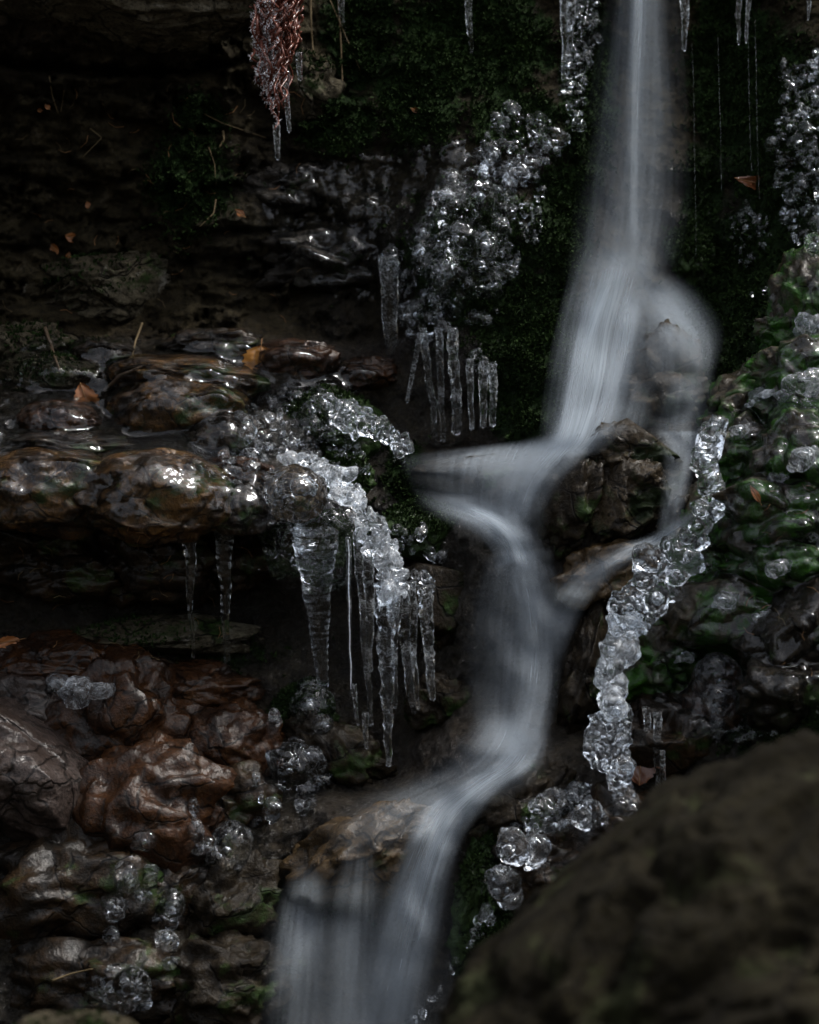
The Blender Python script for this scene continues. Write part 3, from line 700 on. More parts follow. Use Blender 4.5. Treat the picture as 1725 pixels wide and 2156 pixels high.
def glaze(label, poly, lift=.016, mat='glass', seed=0, step=4.0, iters=14, lump=.007, rip=.002, edge=26.0, stretch=1.0):
    pl = np.array(poly, float)
    x0, y0 = pl.min(0); x1, y1 = pl.max(0)
    X, Y = np.meshgrid(np.arange(x0, x1 + step, step), np.arange(y0, y1 + step, step)); m, n = X.shape
    a, b = pl, np.roll(pl, -1, 0)
    q = np.stack([X.ravel(), Y.ravel()], -1)[:, None]; ab = b - a
    t = np.clip(((q - a) * ab).sum(-1) / (ab ** 2).sum(-1), 0, 1)
    dist = np.sqrt((((a + t[..., None] * ab) - q) ** 2).sum(-1)).min(1)
    ins = np.array([in_poly(x, y, poly) for x, y in q[:, 0]]); sd = np.where(ins, dist, -dist).reshape(m, n)
    D0_ = np.array([[S(X[i, j], Y[i, j]) if sd[i, j] > -step * 3 else 0. for j in range(n)] for i in range(m)])
    D0_[sd <= -step * 3] = D0_[sd > -step * 3].mean()
    D = D0_.copy()
    for _ in range(iters):
        e = np.pad(D, 1, mode='edge'); sm = (e[:-2, 1:-1] + e[2:, 1:-1] + e[1:-1, :-2] + e[1:-1, 2:]) / 4
        D = np.minimum(sm, D * .3 + sm * .7)
    pw_ = P(X.ravel(), Y.ravel(), D.ravel())
    nz = fbm(pw_ * np.array([16, 16, 16 * stretch]), 2, seed) ; n2 = fbm(pw_ * np.array([60, 60, 60 * stretch]), 3, seed + 4)
    k = sstep(-4, edge, sd + 14 * nz.reshape(m, n))
    D = D * k + (D0_ + .006) * (1 - k) - k * (lift + (lump * nz + rip * n2).reshape(m, n))
    keep = sd > -step * 2
    F = grid_faces(m, n)[:, ::-1]; F = F[keep.ravel()[F].all(1)]
    used = np.unique(F); mp = np.zeros(m * n, int); mp[used] = np.arange(len(used))
    return link('ice_sheet', P(X.ravel(), Y.ravel(), D.ravel())[used], mp[F], MAT[mat], label=label, category='ice sheet', group='sheets of clear ice over stone')


glaze('clear rippled ice sheet coating the stones along the whole ledge top', [(-60, 780), (100, 700), (300, 720), (420, 690), (640, 720), (830, 770), (800, 830), (560, 840), (500, 960), (600, 1000), (640, 1080), (560, 1140), (330, 1110), (150, 1120), (-60, 1100)], seed=1)
glaze('thick clear ice sheet over the mossy lumps of the right bank', [(1800, 520), (1710, 560), (1660, 680), (1590, 800), (1530, 900), (1520, 1020), (1530, 1120), (1500, 1230), (1430, 1330), (1370, 1400), (1360, 1480), (1560, 1600), (1800, 1480)], mat='glint', lift=.010, seed=3, iters=3, lump=.006, rip=.003)
glaze('shiny thin ice skin on the black wall beside the hanging bubbles', [(620, 330), (860, 300), (1000, 280), (960, 400), (860, 520), (860, 640), (700, 650), (580, 560), (540, 430)], lift=.004, seed=4, iters=2, lump=.004, rip=.005)
# upper ice wall left of the waterfall
poly = [(850, 560), (880, 480), (940, 380), (1000, 300), (1060, 330), (1090, 420), (1085, 520), (1095, 570), (1050, 600), (1000, 620), (960, 690), (890, 720), (845, 690)]
bd = fill(poly, 10, 36, 1, .66, 1200) + [(935, 583, 42, .5, 1.15), (970, 505, 36, .6, 1.2), (1010, 415, 36, .5, 1), (950, 425, 40, .4, .9), (890, 500, 26, .5, 1.3), (1010, 560, 30, .6, 1), (1025, 600, 26, .6, .8), (870, 660, 30, .5, 1), (1070, 570, 20, .7, .8), (925, 670, 20, .7, 1.4)]
cluster('ice_cluster', 'large hanging cluster of clear ice bubbles on the dark wall left of the waterfall', 'ice cluster', bd, 'icex', seed=1, group=GC)
poly = [(1010, 290), (1060, 230), (1130, 240), (1185, 270), (1190, 300), (1150, 350), (1110, 400), (1060, 420), (1020, 350)]
cluster('ice_cluster', 'mossy spray of fine ice beads between the hanging bubbles and the top ice column', 'ice cluster', fill(poly, 7, 24, 2, .66, 700), 'icex', seed=2, group=GC)
cluster('ice_cluster', 'pair of fused ice beads just below the large hanging cluster', 'ice cluster', [(1000, 665, 17, .7), (1026, 676, 16, .8), (1018, 655, 9, .8), (1045, 655, 8, .6), (990, 680, 9, .6)], 'ice', seed=3, group=GC)
poly = [(1095, 430), (1140, 400), (1145, 470), (1120, 520), (1100, 500)]
cluster('ice_cluster', 'loose trickle of tiny ice beads on moss at the waterfall side', 'ice cluster', fill(poly, 5, 11, 4, .75, 300), 'ice', seed=4, group=GC, voxel=.0022)
cluster('ice_cluster', 'small bunch of ice beads from which the short right icicles of the row hang', 'ice cluster', [(985, 762, 12, .9), (1002, 750, 12, .9), (1020, 765, 13, .9), (1036, 772, 11, .9), (1000, 775, 9, 1.1)], 'ice', seed=48, group=GC)
cluster('ice_ball', 'half-clear ice knob from which the tall flat icicle hangs', 'ice ball', [(825, 545, 24, .7, 1), (812, 556, 14, .7), (836, 570, 12, .7, 1.6)], 'ice', seed=49)
# top column
bd = fill([(1205, 0), (1262, 0), (1258, 60), (1240, 130), (1228, 200), (1222, 265), (1195, 260), (1192, 200), (1195, 100)], 7, 17, 5, .55, 900, .9)
cluster('ice_column', 'beaded column of ice hanging from the top edge beside the waterfall', 'ice column', bd, 'icex', seed=5, voxel=.0024)
# left tongue
poly = [(515, 850), (600, 815), (690, 825), (740, 860), (735, 930), (700, 945), (640, 975), (560, 960), (500, 930)]
cluster('ice_cluster', 'wide bed of clear ice bubbles on the right half of the ledge', 'ice cluster', fill(poly, 10, 27, 6, .68, 1500) + [(655, 900, 30, .4, 1)], 'icex', seed=6, group=GC)
poly = [(690, 830), (760, 850), (800, 880), (845, 905), (860, 945), (845, 958), (790, 912), (750, 915), (700, 890)]
cluster('ice_cluster', 'whiter bright ice tongue bending down at the right end of the ledge', 'ice cluster', fill(poly, 6, 20, 7, .55, 1800, .4), 'icem', seed=7, group=GC, dz=([830, 960], [.13, .10]))
poly = [(700, 945), (760, 930), (775, 985), (740, 1010), (690, 975)]
cluster('ice_cluster', 'drooping ice droplets on dark moss below the bright ledge tongue', 'ice cluster', fill(poly, 6, 14, 8, .7, 300, .8) + [(850, 975, 11, .8, 1.3), (838, 965, 8, .8)], 'ice', seed=8, group=GC, voxel=.0022)
poly = [(405, 960), (540, 945), (580, 1000), (500, 1030), (420, 1000)]
cluster('ice_cluster', 'low brownish clear bubbles behind the golden ice ball', 'ice cluster', fill(poly, 12, 24, 9, .62, 400, .3), 'ice', seed=9, group=GC)
cluster('ice_ball', 'round golden clear ice ball on the ledge edge', 'ice ball', [(622, 1040, 66, .25, .85), (590, 1050, 40, .2)], 'orb', warp=.0015, seed=10, ripple=.002, rs=40)
poly = [(590, 965), (660, 960), (720, 985), (765, 1035), (768, 1065), (715, 1062), (680, 1010)]
cluster('ice_cluster', 'white knobbly ice ridge behind and right of the golden ball', 'ice cluster', fill(poly, 7, 21, 11, .55, 1800, .4), 'icew', seed=11, group=GC, dz=([965, 1065], [.07, .0]))
poly = [(745, 1070), (790, 1072), (835, 1140), (858, 1200), (852, 1252), (815, 1250), (785, 1190), (745, 1120)]
cluster('ice_cluster', 'brilliant white chain of ice lumps above the longest icicle', 'ice cluster', fill(poly, 6, 21, 12, .55, 1800, .4), 'icew', seed=12, group=GC, dz=([1070, 1250], [-.01, -.03]))
cluster('ice_dome', 'big clear ice dome with dark green behind it, over the icicle curtain', 'ice dome', [(650, 1130, 95, .25, .85), (720, 1110, 60, .3), (590, 1150, 50, .3), (690, 1180, 60, .2)], 'orb', seed=13, ripple=.0035, rs=26)
cluster('ice_cluster', 'small glittering ice beads on the mossy block', 'ice cluster', [(835, 1115, 12, .7), (850, 1130, 14, .7), (868, 1135, 10, .7), (845, 1150, 13, .7), (885, 1125, 12, .8), (890, 1110, 8, .8), (870, 1160, 9, .7), (905, 1165, 14, .7), (930, 1170, 14, .7), (918, 1180, 10, .7)], 'icem', seed=14, group=GC)
cluster('ice_cluster', 'knot of ice beads on top of the right-hand short icicle', 'ice cluster', [(880, 1215, 13, 1.2), (898, 1222, 13, 1.2), (893, 1208, 9, 1.2), (905, 1240, 9, 1.2), (870, 1230, 10, 1.2)], 'icem', seed=15, group=GC)
# lower left
cluster('ice_ball', 'clear ice ball with green inside at the foot of the ice column', 'ice ball', [(660, 1490, 50, .35, 1), (655, 1450, 30, .3, .8), (680, 1525, 22, .4)], 'orb', warp=.0015, seed=20, ripple=.001, rs=40)
cluster('ice_lump', 'angular clear ice lump like a glass head, beside the lower pool', 'ice lump', [(610, 1610, 46, .5), (650, 1600, 36, .6), (670, 1640, 28, .7), (640, 1660, 34, .7), (600, 1660, 36, .5), (585, 1640, 30, .4), (635, 1700, 16, .8), (655, 1690, 12, .9), (575, 1705, 22, .5, 1.5), (630, 1565, 18, .6, .6)], 'ice', seed=21, ripple=.005, rs=32)
cluster('ice_ball', 'round clear ice ball below the angular lump with a drip', 'ice ball', [(490, 1775, 45, .5, 1.05), (503, 1820, 14, .8, 1.6), (455, 1800, 24, .4), (440, 1775, 16, .4)], 'orb', warp=.0015, seed=22, ripple=.001)
cluster('ice_ball', 'small upright ice bead at the lower left above white glints', 'ice ball', [(362, 1905, 30, .7, 1.15), (360, 1940, 18, .7, 1.3)], 'orb', warp=.0015, seed=23, ripple=.0008)
cluster('ice_cluster', 'dark clear beads left of the small upright bead', 'ice cluster', [(270, 1850, 28, .3), (300, 1890, 20, .5), (240, 1910, 30, .2), (320, 1845, 20, .3), (305, 1770, 24, .3), (350, 1980, 24, .5), (235, 1975, 22, .4), (360, 2030, 16, .6, .6), (330, 1930, 15, .4)], 'ice', seed=24, group=GC)
cluster('ice_lump', 'faceted ice lump sitting low at the bottom left', 'ice lump', [(275, 2070, 38, .6), (235, 2080, 34, .5), (205, 2090, 28, .4), (300, 2105, 26, .7, 1.2), (235, 2045, 16, .6), (255, 2110, 28, .5)], 'ice', seed=25, ripple=.004, rs=36)
cluster('ice_cluster', 'few frozen drips on the dark stone left of the round ice ball', 'ice cluster', [(410, 1700, 18, .4, 1.6), (415, 1750, 22, .3), (425, 1790, 18, .4), (540, 1640, 15, .7, 1.6), (545, 1680, 10, .8, 1.8), (540, 1730, 13, .6), (580, 1515, 18, .4, 1.4)], 'ice', seed=26, group=GC)
cluster('ice_patch', 'white shining ice patch on the front of the red brown boulder', 'ice patch', [(165, 1455, 36, .5, .9), (125, 1440, 26, .5, .7), (205, 1455, 26, .5, .8)], 'icew', seed=27)  # white ice colour stands in for the glint on this boulder's front
# right
poly = [(1690, 130), (1760, 100), (1770, 560), (1700, 545), (1655, 470), (1640, 400), (1625, 300), (1640, 260), (1680, 250)]
cluster('ice_cluster', 'tall cluster of sparkling ice beads hanging at the right edge', 'ice cluster', fill(poly, 8, 28, 30, .68, 1500, .6), 'icex', seed=30, group=GC)
poly = [(1645, 135), (1680, 130), (1690, 250), (1655, 260)]
cluster('ice_cluster', 'faint glassy ice above the tall right edge cluster', 'ice cluster', fill(poly, 10, 20, 31, .6, 300, .5), 'ice', seed=31, group=GC)
poly = [(1535, 470), (1570, 430), (1625, 460), (1615, 520), (1570, 500), (1560, 560), (1600, 590), (1640, 650), (1570, 560), (1540, 510)]
cluster('ice_cluster', 'scattered small beads on the dark moss right of the waterfall', 'ice cluster', fill(poly, 6, 14, 32, .75, 400, .6) + [(1560, 455, 14, .6), (1580, 545, 15, .6), (1600, 490, 12, .6), (1610, 620, 9, .6, 1.6), (1590, 620, 7, .6)], 'ice', seed=32, group=GC, voxel=.0022)
cluster('ice_shell', 'tall curved clear ice shell on the stream edge of the right bank', 'ice shell', [(1512, 890, 20, .5), (1503, 905, 24, .5), (1496, 922, 27, .5), (1490, 940, 29, .5), (1486, 958, 31, .5), (1484, 976, 31, .5), (1486, 994, 30, .5), (1492, 1012, 29, .5), (1502, 1030, 27, .5), (1514, 1050, 24, .5)], 'icem', seed=33, smooth=8, stretch=.1, ripple=.003, rs=45, dz=([900, 1100, 1300], [-.10, -.13, -.15]))
cluster('ice_lump', 'bright bulging ice lump at the narrowest point of the stream', 'ice lump', [(1475, 1075, 24, .6), (1500, 1085, 26, .7), (1540, 1060, 20, .6), (1550, 1085, 14, .6), (1470, 1110, 18, .6), (1480, 1140, 16, .6)], 'ice', seed=34, ripple=.003, rs=45, dz=([900, 1100, 1300], [-.10, -.13, -.15]))
RZ = ([900, 1100, 1300, 1500, 1720], [-.09, -.11, -.13, -.16, -.20])
poly = [(1350, 1180), (1400, 1145), (1452, 1128), (1435, 1195), (1410, 1250), (1370, 1312), (1292, 1305), (1296, 1258), (1335, 1220)]
cluster('ice_lump', 'largest swirled clear ice mass above the right ice column', 'ice lump', fill(poly, 12, 40, 35, .44, 900, .3), 'icem', seed=35, ripple=.003, rs=40, dz=RZ, smooth=7)
poly = [(1284, 1300), (1366, 1312), (1335, 1360), (1310, 1420), (1296, 1495), (1272, 1490), (1260, 1410)]
cluster('ice_column', 'knobbly white ice column below the swirled mass', 'ice column', fill(poly, 9, 28, 36, .44, 900, .3), 'icew', seed=36, ripple=.002, dz=RZ, smooth=7)
poly = [(1262, 1495), (1322, 1490), (1325, 1600), (1320, 1625), (1285, 1625), (1228, 1585), (1232, 1560)]
cluster('ice_cluster', 'cloudy round ice knobs at the middle of the right column', 'ice cluster', fill(poly, 9, 26, 37, .44, 700, .3), 'icem', seed=37, group=GC, dz=RZ, smooth=7)
poly = [(1285, 1620), (1325, 1620), (1338, 1725), (1292, 1728)]
cluster('ice_column', 'dripping glassy ice column standing above the bead chain', 'ice column', fill(poly, 8, 19, 38, .44, 500, .3), 'icem', seed=38, ripple=.002, dz=RZ, smooth=7)
cluster('ice_dome', 'smooth clear ice teardrop pointing down on the right bank', 'ice dome', [(1510, 1430, 56, .45, 1.05), (1510, 1480, 38, .5, 1.3), (1510, 1530, 22, .5, 1.6), (1512, 1560, 10, .6, 1.6)], 'orb', warp=.0015, seed=39, ripple=.0008)
cluster('ice_dome', 'dark green glassy ice bulge beside the swirled mass', 'ice dome', [(1475, 1175, 56, .2, 1), (1520, 1165, 34, .3)], 'orb', seed=40, ripple=.002, rs=30)
cluster('ice_patch', 'white ice cap on the bright green lump near the right edge', 'ice patch', [(1690, 805, 34, .7, .6), (1715, 800, 30, .7, .7), (1650, 830, 16, .9, .7)], 'icew', seed=41)
for k_, (x_, y_, r_, a_, l_) in enumerate([(1598, 835, 22, .6, 'white glint of ice on the grey lump of the sloping bank edge'), (1560, 905, 18, .6, 'ice patch above the tall curved shell'), (1690, 965, 26, .8, 'broad ice patch on the speckled lump at the right edge'),
        (1635, 1005, 16, .7, 'small ice patch in the dark band of the right bank'), (1530, 1265, 22, .6, 'ice patch on the left shoulder of the large green dome'), (1600, 1300, 16, .6, 'ice patch low on the right of the large green dome'), (1700, 680, 24, .8, 'ice patch near the top of the right bank'), (1440, 1385, 18, .6, 'ice patch on the lump behind the knobbly column')]):
    cluster('ice_patch', l_, 'ice patch', [(x_, y_, r_, 1.0, a_), (x_ + r_ * .9, y_ - r_ * .4, r_ * .6, 1.2, a_), (x_ - r_ * .7, y_ + r_ * .5, r_ * .5, 1.3, a_)], 'icew', seed=60 + k_)  # white lumps added where the glazed bank should catch glints
cluster('ice_patch', 'small white ice patch on the brown green lump', 'ice patch', [(1635, 1195, 22, .9, .6), (1650, 1185, 14, .9, .6)], 'icew', seed=42)
bd = fill([(1110, 1700), (1180, 1660), (1240, 1665), (1250, 1710), (1190, 1750), (1120, 1740)], 11, 26, 43, .58, 500, .9) + [(1150, 1715, 32, .8)]
cluster('ice_cluster', 'upper bunch of clear ice beads on the brown bank stone', 'ice cluster', bd, 'icem', seed=43, group=GC)
cluster('ice_cluster', 'middle pair of big clear beads in the bank chain', 'ice cluster', [(1078, 1780, 38, .8, 1.1), (1130, 1785, 32, .7, 1.1), (1085, 1738, 18, .7), (1105, 1735, 14, .8), (1060, 1755, 16, .7), (1120, 1820, 16, .7)], 'icem', seed=44, group=GC)
cluster('ice_cluster', 'lower cluster of clear beads against the foreground boulder', 'ice cluster', [(1062, 1860, 36, .8, 1), (1075, 1890, 28, .8), (1035, 1845, 16, .7), (1025, 1920, 15, .8), (1010, 1945, 13, .8), (1040, 1935, 12, .8), (1000, 1970, 12, .8), (1020, 1970, 9, .8), (990, 1990, 9, .8)], 'icem', seed=45, group=GC)
cluster('ice_cluster', 'three separate little beads right of the upper bunch', 'ice cluster', [(1268, 1712, 14, .7), (1255, 1725, 12, .7), (1272, 1735, 8, .7), (1262, 1690, 8, .8)], 'icem', seed=46, group=GC, voxel=.0022)
cluster('ice_cluster', 'tiny ice beads low beside the fall, last of the bank chain', 'ice cluster', [(962, 2025, 9, .8), (950, 2040, 8, .8), (925, 2085, 10, .8), (912, 2100, 8, .8), (890, 2130, 12, .8), (870, 2145, 10, .8)], 'ice', seed=47, group=GC, voxel=.0022)


# icicles
def icicle(px, y0, y1, w0, w1, label, lean=0, knob=.15, seed=0, depth=None, lift=.02, mat='icicle', tip=True, group='icicles', flare=.9, flat=1.0, core=False, name='icicle', tipw=None):
    w1 = w1 * (.78 if tip else 1)
    d = (S(px, y0) - lift) if depth is None else depth
    k = K * (D0 + d) / D0
    L = (y1 - y0) * k / math.cos(PITCH); n, m = 22, max(24, int((y1 - y0) / 3))
    a0 = P(px, y0, d)
    t = np.linspace(0, 1, m); th = np.linspace(0, 2 * np.pi, n, endpoint=False)
    r = (w0 * (1 - t) ** flare + w1 * (1 - (1 - t) ** flare)) * .5 * k
    z = -t * L
    rip = 1 + .03 * np.sin(z * 2 * np.pi / .012 + seed + 3 * np.sin(z * 40)) * (knob > .02)
    ax = lean * k * t + .0035 * fbm(np.stack([z * 14, z * 0 + seed, z * 0], -1), 2); ay = .0035 * fbm(np.stack([z * 12, z * 0 + seed * 2.2, z * 0 + 5], -1), 2)
    e = np.sqrt(np.clip(1 - np.clip((t - (1 - .5 * max(w1, 3) * k / L)) / (.5 * max(w1, 3) * k / L), 0, 1) ** 2, 0, 1)) if tip else np.ones(m)
    R = (r * rip * np.maximum(e, .03))[:, None] * np.ones(n)
    pts = np.stack([np.repeat(z, n) * 60, np.tile(np.cos(th), m) * 1.1, np.tile(np.sin(th), m) * 1.1], -1)
    R = R * (1 + knob * (fbm(pts, 3, seed + .5)).reshape(m, n) + knob * .8 * np.maximum(0, fbm(pts * np.array([.55, 1.3, 1.3]), 2, seed + 9)).reshape(m, n))
    V = np.stack([a0[0] + ax[:, None] + R * np.cos(th), a0[1] + ay[:, None] + R * np.sin(th) * flat, a0[2] + z[:, None] + 0 * R], -1).reshape(-1, 3)
    F = []
    for i in range(m - 1):
        for j in range(n):
            kk = (j + 1) % n; F.append([i * n + j, (i + 1) * n + j, (i + 1) * n + kk, i * n + kk])
    F.append(list(range(n))); F.append([(m - 1) * n + j for j in range(n)][::-1])
    o = link(name, V, F, MAT[mat], origin=a0, label=label, category='icicle' if name == 'icicle' else name.replace('_', ' '), group=group)
    if core:
        cp = np.stack([a0[0] + ax[2:-6], a0[1] + ay[2:-6], a0[2] + z[2:-6]], -1)
        cv, cf = tube(cp, .10 * r[2:-6] * (1 + .8 * np.sin(np.arange(len(cp)) * 1.9)) + .0004, 6)
        link('air_core', cv, cf, MAT['frost'], parent=o)
    return o


icicle(817, 540, 880, 42, 14, 'tall flat icicle left of the hanging bubble cluster, tapering down', lean=14, knob=.1, seed=1, flat=.5, lift=.04)
icicle(886, 700, 846, 14, 8, 'slanted icicle leaning left under the hanging cluster', lean=-30, knob=.15, seed=2, lift=.05)
icicle(890, 690, 942, 16, 14, 'longest of the row of icicles under the hanging cluster', lean=32, knob=.3, seed=3, lift=.05)
icicle(923, 690, 930, 16, 14, 'dim straight icicle second in the row under the hanging cluster', lean=12, knob=.12, seed=4, lift=.04)
icicle(953, 690, 915, 22, 22, 'knobbly bright icicle in the middle of the hanging row', lean=12, knob=.4, seed=5, lift=.05)
icicle(990, 755, 905, 16, 12, 'short smooth icicle right of the knobbly bright one', lean=2, knob=.15, seed=6, lift=.05)
icicle(1018, 760, 900, 20, 16, 'broad dark icicle with a blunt end in the hanging row', lean=2, knob=.2, seed=7, lift=.05)
icicle(1036, 765, 898, 18, 16, 'last icicle on the right of the hanging row, with a beaded edge', lean=4, knob=.4, seed=8, lift=.05)
icicle(1188, -20, 205, 16, 7, 'thin clear icicle along the left side of the beaded top column', lean=4, knob=.08, seed=9, lift=.07)
icicle(1203, -20, 150, 26, 8, 'wide flat sheet icicle at the top beside the waterfall', lean=-4, knob=.1, seed=10, flat=.4, lift=.06)
icicle(1442, -20, 102, 22, 9, 'pointed icicle at the top right of the waterfall', lean=2, knob=.12, seed=11, depth=.3)
icicle(990, -20, 190, 16, 7, 'dim icicle alone on the black upper wall', lean=2, knob=.12, seed=12, lift=.03)
icicle(718, -20, 182, 13, 12, 'flat strip icicle frozen along a grass stem', lean=14, knob=.06, seed=13, lift=.03, flat=.5)
icicle(630, 110, 168, 14, 13, 'short finger icicle on the right side of the root bundle', lean=3, knob=.05, seed=14, depth=.18)
icicle(604, 150, 212, 13, 12, 'upper stub icicle close to the middle of the root bundle', lean=1, knob=.05, seed=15, depth=.165)
icicle(604, 196, 276, 12, 12, 'thin finger icicle beside the lower tip of the root bundle', lean=3, knob=.05, seed=16, depth=.18)
icicle(582, 262, 335, 16, 12, 'clear icicle hanging from the very tip of the root bundle', lean=3, knob=.06, seed=17, depth=.17)
icicle(1556, -20, 90, 14, 6, 'left thin icicle at the top right corner', lean=4, knob=.15, seed=18, depth=.30)
icicle(1580, -20, 86, 12, 5, 'second thin icicle at the top right corner', lean=-6, knob=.15, seed=19, depth=.30)
icicle(1705, -20, 40, 10, 5, 'stub icicle at the top edge far right', knob=.1, seed=20, depth=.24)
# curtain below the white tongue
icicle(732, 1130, 1475, 12, 5, 'thin icicle with a white beaded core, leftmost of the curtain', lean=6, knob=.08, seed=30, lift=.02, core=True, depth=.02)
icicle(754, 1120, 1540, 24, 12, 'long pale icicle second in the curtain', lean=26, knob=.15, seed=31, depth=.015)
icicle(777, 1130, 1420, 26, 16, 'wide rippled icicle with ice inside, middle of the curtain', lean=2, knob=.22, seed=32, depth=.0)
icicle(812, 1230, 1626, 44, 11, 'longest and brightest knobbly icicle, tip nearly touching the lower pool', lean=6, knob=.42, seed=33, depth=-.03, mat='icicle')
icicle(828, 1240, 1500, 26, 12, 'beaded icicle close against the right of the longest one', lean=2, knob=.4, seed=34, depth=-.015)
icicle(745, 1440, 1530, 12, 8, 'short drip at the foot of the thin cored icicle', lean=10, knob=.2, seed=35, depth=.01)
icicle(840, 1225, 1510, 36, 16, 'dark broad icicle right of the curtain', lean=32, knob=.15, seed=36, depth=.0)
icicle(866, 1225, 1500, 20, 10, 'slim icicle between the dark broad one and the beaded one', lean=14, knob=.2, seed=37, depth=-.005)
icicle(893, 1235, 1482, 30, 16, 'rightmost curtain icicle with beads along its right edge', lean=18, knob=.42, seed=38, depth=-.02)
icicle(662, 1120, 1450, 96, 26, 'flared clear ice column ending on the green ice ball', lean=14, knob=.05, seed=39, depth=.05, tip=False, flare=1.5, mat='thin', name='ice_column', group='ice columns')
icicle(398, 1120, 1392, 34, 10, 'short blunt icicle under the largest ledge boulder', lean=2, knob=.1, seed=40, depth=.04, flare=2, mat='thin')
icicle(470, 1110, 1432, 44, 16, 'faint wide icicle in the deep shade under the ledge', lean=2, knob=.08, seed=41, depth=.08, flare=2, mat='thin')
icicle(770, 1500, 1580, 14, 8, 'small dripping icicle low behind the longest one', lean=2, knob=.3, seed=42, depth=.02)
# bars of ice on the right bank
for i, (x, a, b, w) in enumerate([(1322, 1520, 1700, 16), (1360, 1490, 1600, 16), (1385, 1500, 1690, 18), (1395, 1580, 1700, 10)]):
    icicle(x, a, b, w, w * .6, ['left ice bar against the dark wet stone on the right bank', 'short ice bar, upper middle, before the dark wet stone', 'long ice bar right of the orange leaf', 'thin ice bar at the right of the dark wet stone'][i], lean=4, knob=.25, seed=50 + i, lift=.03, group='ice bars on the right bank')

# ------------------------------------------------------------------ roots, leaves, twigs
rnd = random.Random(5)
ctr = P(582, 100, .2)
rootV = Acc(); frostV = Acc()
for i in range(120):
    x0 = rnd.uniform(528, 640); y0 = rnd.uniform(-60, 30 + 120 * rnd.random())
    L = rnd.uniform(60, 190); xe = 582 + (x0 - 582) * .35 + rnd.uniform(-14, 14); ye = min(y0 + L, 275 - abs(xe - 580) * 2.5)
    if ye < y0 + 20: continue
    dd = .2 + rnd.uniform(-.05, .03); s = np.linspace(0, 1, 26)
    X = x0 + (xe - x0) * s + 7 * np.sin(s * rnd.uniform(8, 20) + i) ; Y = y0 + (ye - y0) * s
    Dp = dd + .012 * np.sin(s * rnd.uniform(8, 20) + 2 * i)
    pts = P(X, Y, Dp)
    V, F = tube(pts, rnd.uniform(.0012, .0030) * (1.1 - .6 * s), 6); rootV.add(V, F)
    if x0 < 575 or rnd.random() < .12:
        for j in range(3, 24):
            for _ in range(4):
                dv = np.array([rnd.gauss(-.5, .6), rnd.gauss(-.4, .6), rnd.gauss(.1, .7)]); dv *= rnd.uniform(.003, .007) / np.linalg.norm(dv)
                b = pts[j] + dv * .1; sd = np.cross(dv, [0, 1, .2]); sd *= .0006 / (np.linalg.norm(sd) + 1e-9)
                frostV.add([b - sd, b + sd, b + dv], [[0, 1, 2]])
root = bpy.data.objects.new('root_bundle', None); COL.objects.link(root); root.location = ctr
root['label'] = 'hanging bundle of red brown roots edged with white frost, top of the wall'; root['category'] = 'roots'
V, F = rootV.get(); link('fibre', V, F, MAT['root'], parent=root)
V, F = frostV.get(); link('frost', V, F, MAT['frost'], parent=root, kind='stuff')


def leaf(px, py, L, Wd, ang, mat, label, seed=0, lift=.004, curl=.3, d=None):
    d = S(px, py) - lift if d is None else d
    k = K * (D0 + d) / D0; n, m = 13, 17
    u = np.linspace(-1, 1, n); v = np.linspace(0, 1, m)
    U, Vv = np.meshgrid(u, v)
    wid = np.sin(np.pi * Vv ** .8) ** .8 * (1 + .12 * np.sin(Vv * 40 + seed))
    x = U * wid * Wd / 2 * k; y = (Vv - .5) * L * k
    z = curl * (U ** 2) * Wd * .4 * k * wid + .12 * L * k * np.sin(Vv * 3 + seed) + .03 * Wd * k * np.sin(U * 6 + Vv * 9 + seed)
    a = math.radians(ang); X = x * math.cos(a) - y * math.sin(a); Y = x * math.sin(a) + y * math.cos(a)
    c = P(px, py, d)
    tp = c + X.ravel()[:, None] * RT + Y.ravel()[:, None] * UP - z.ravel()[:, None] * FW
    bt = tp + FW * .0006
    f = grid_faces(m, n); nn = n * m
    F = f.tolist() + (f[:, ::-1] + nn).tolist()
    o = link('dead_leaf', np.concatenate([tp, bt]), F, MAT[mat], origin=c, label=label, category='leaf', group='dead leaves')
    mid = tp.reshape(m, n, 3)[:, n // 2] - FW * .0006
    st = mid[0] + (mid[0] - mid[2]) * 1.6
    cv, cf = tube(np.concatenate([[st], mid]), .0007, 5)
    link('stem', cv, cf, MAT['needle'], parent=o)


LEAVES = [
    (183, 842, 78, 52, 20, 'leaf', 'upright brown leaf frozen beside the brown ice dome'), (548, 765, 74, 70, 175, 'ochleaf', 'bright ochre leaf frozen on the ledge top'),
    (100, 224, 16, 11, 40, 'leaf', 'tiny orange leaf high on the left wall'), (83, 232, 12, 9, 80, 'leaf', 'tiny leaf scrap beside the high orange leaf'),
    (113, 523, 30, 18, 30, 'leaf', 'orange leaf fragment at the left of the wall foot'), (150, 500, 26, 20, 70, 'leaf', 'dark brown leaf just above the orange fragment'), (145, 540, 20, 12, -10, 'leaf', 'small upright leaf below the dark brown one'),
    (186, 432, 18, 12, 20, 'leaf', 'single dull leaf alone in the middle of the left wall'), (505, 448, 26, 14, 50, 'leaf', 'reddish leaf tip on the wet wall under the roots'),
    (875, 232, 22, 10, 70, 'leaf', 'red leaf lying on the dark moss above the bubbles'), (1600, 385, 110, 30, 80, 'darkleaf', 'long rust red leaf wedged in the dark wall beside the right cluster'),
    (1348, 1618, 70, 70, 175, 'darkleaf', 'orange leaf trapped behind the ice bars'), (12, 1352, 60, 24, 100, 'leaf', 'orange leaf poking in at the left edge above the red boulder'),
    (1590, 1040, 40, 14, 30, 'leaf', 'orange blade leaf in the dark hollow of the right bank')]
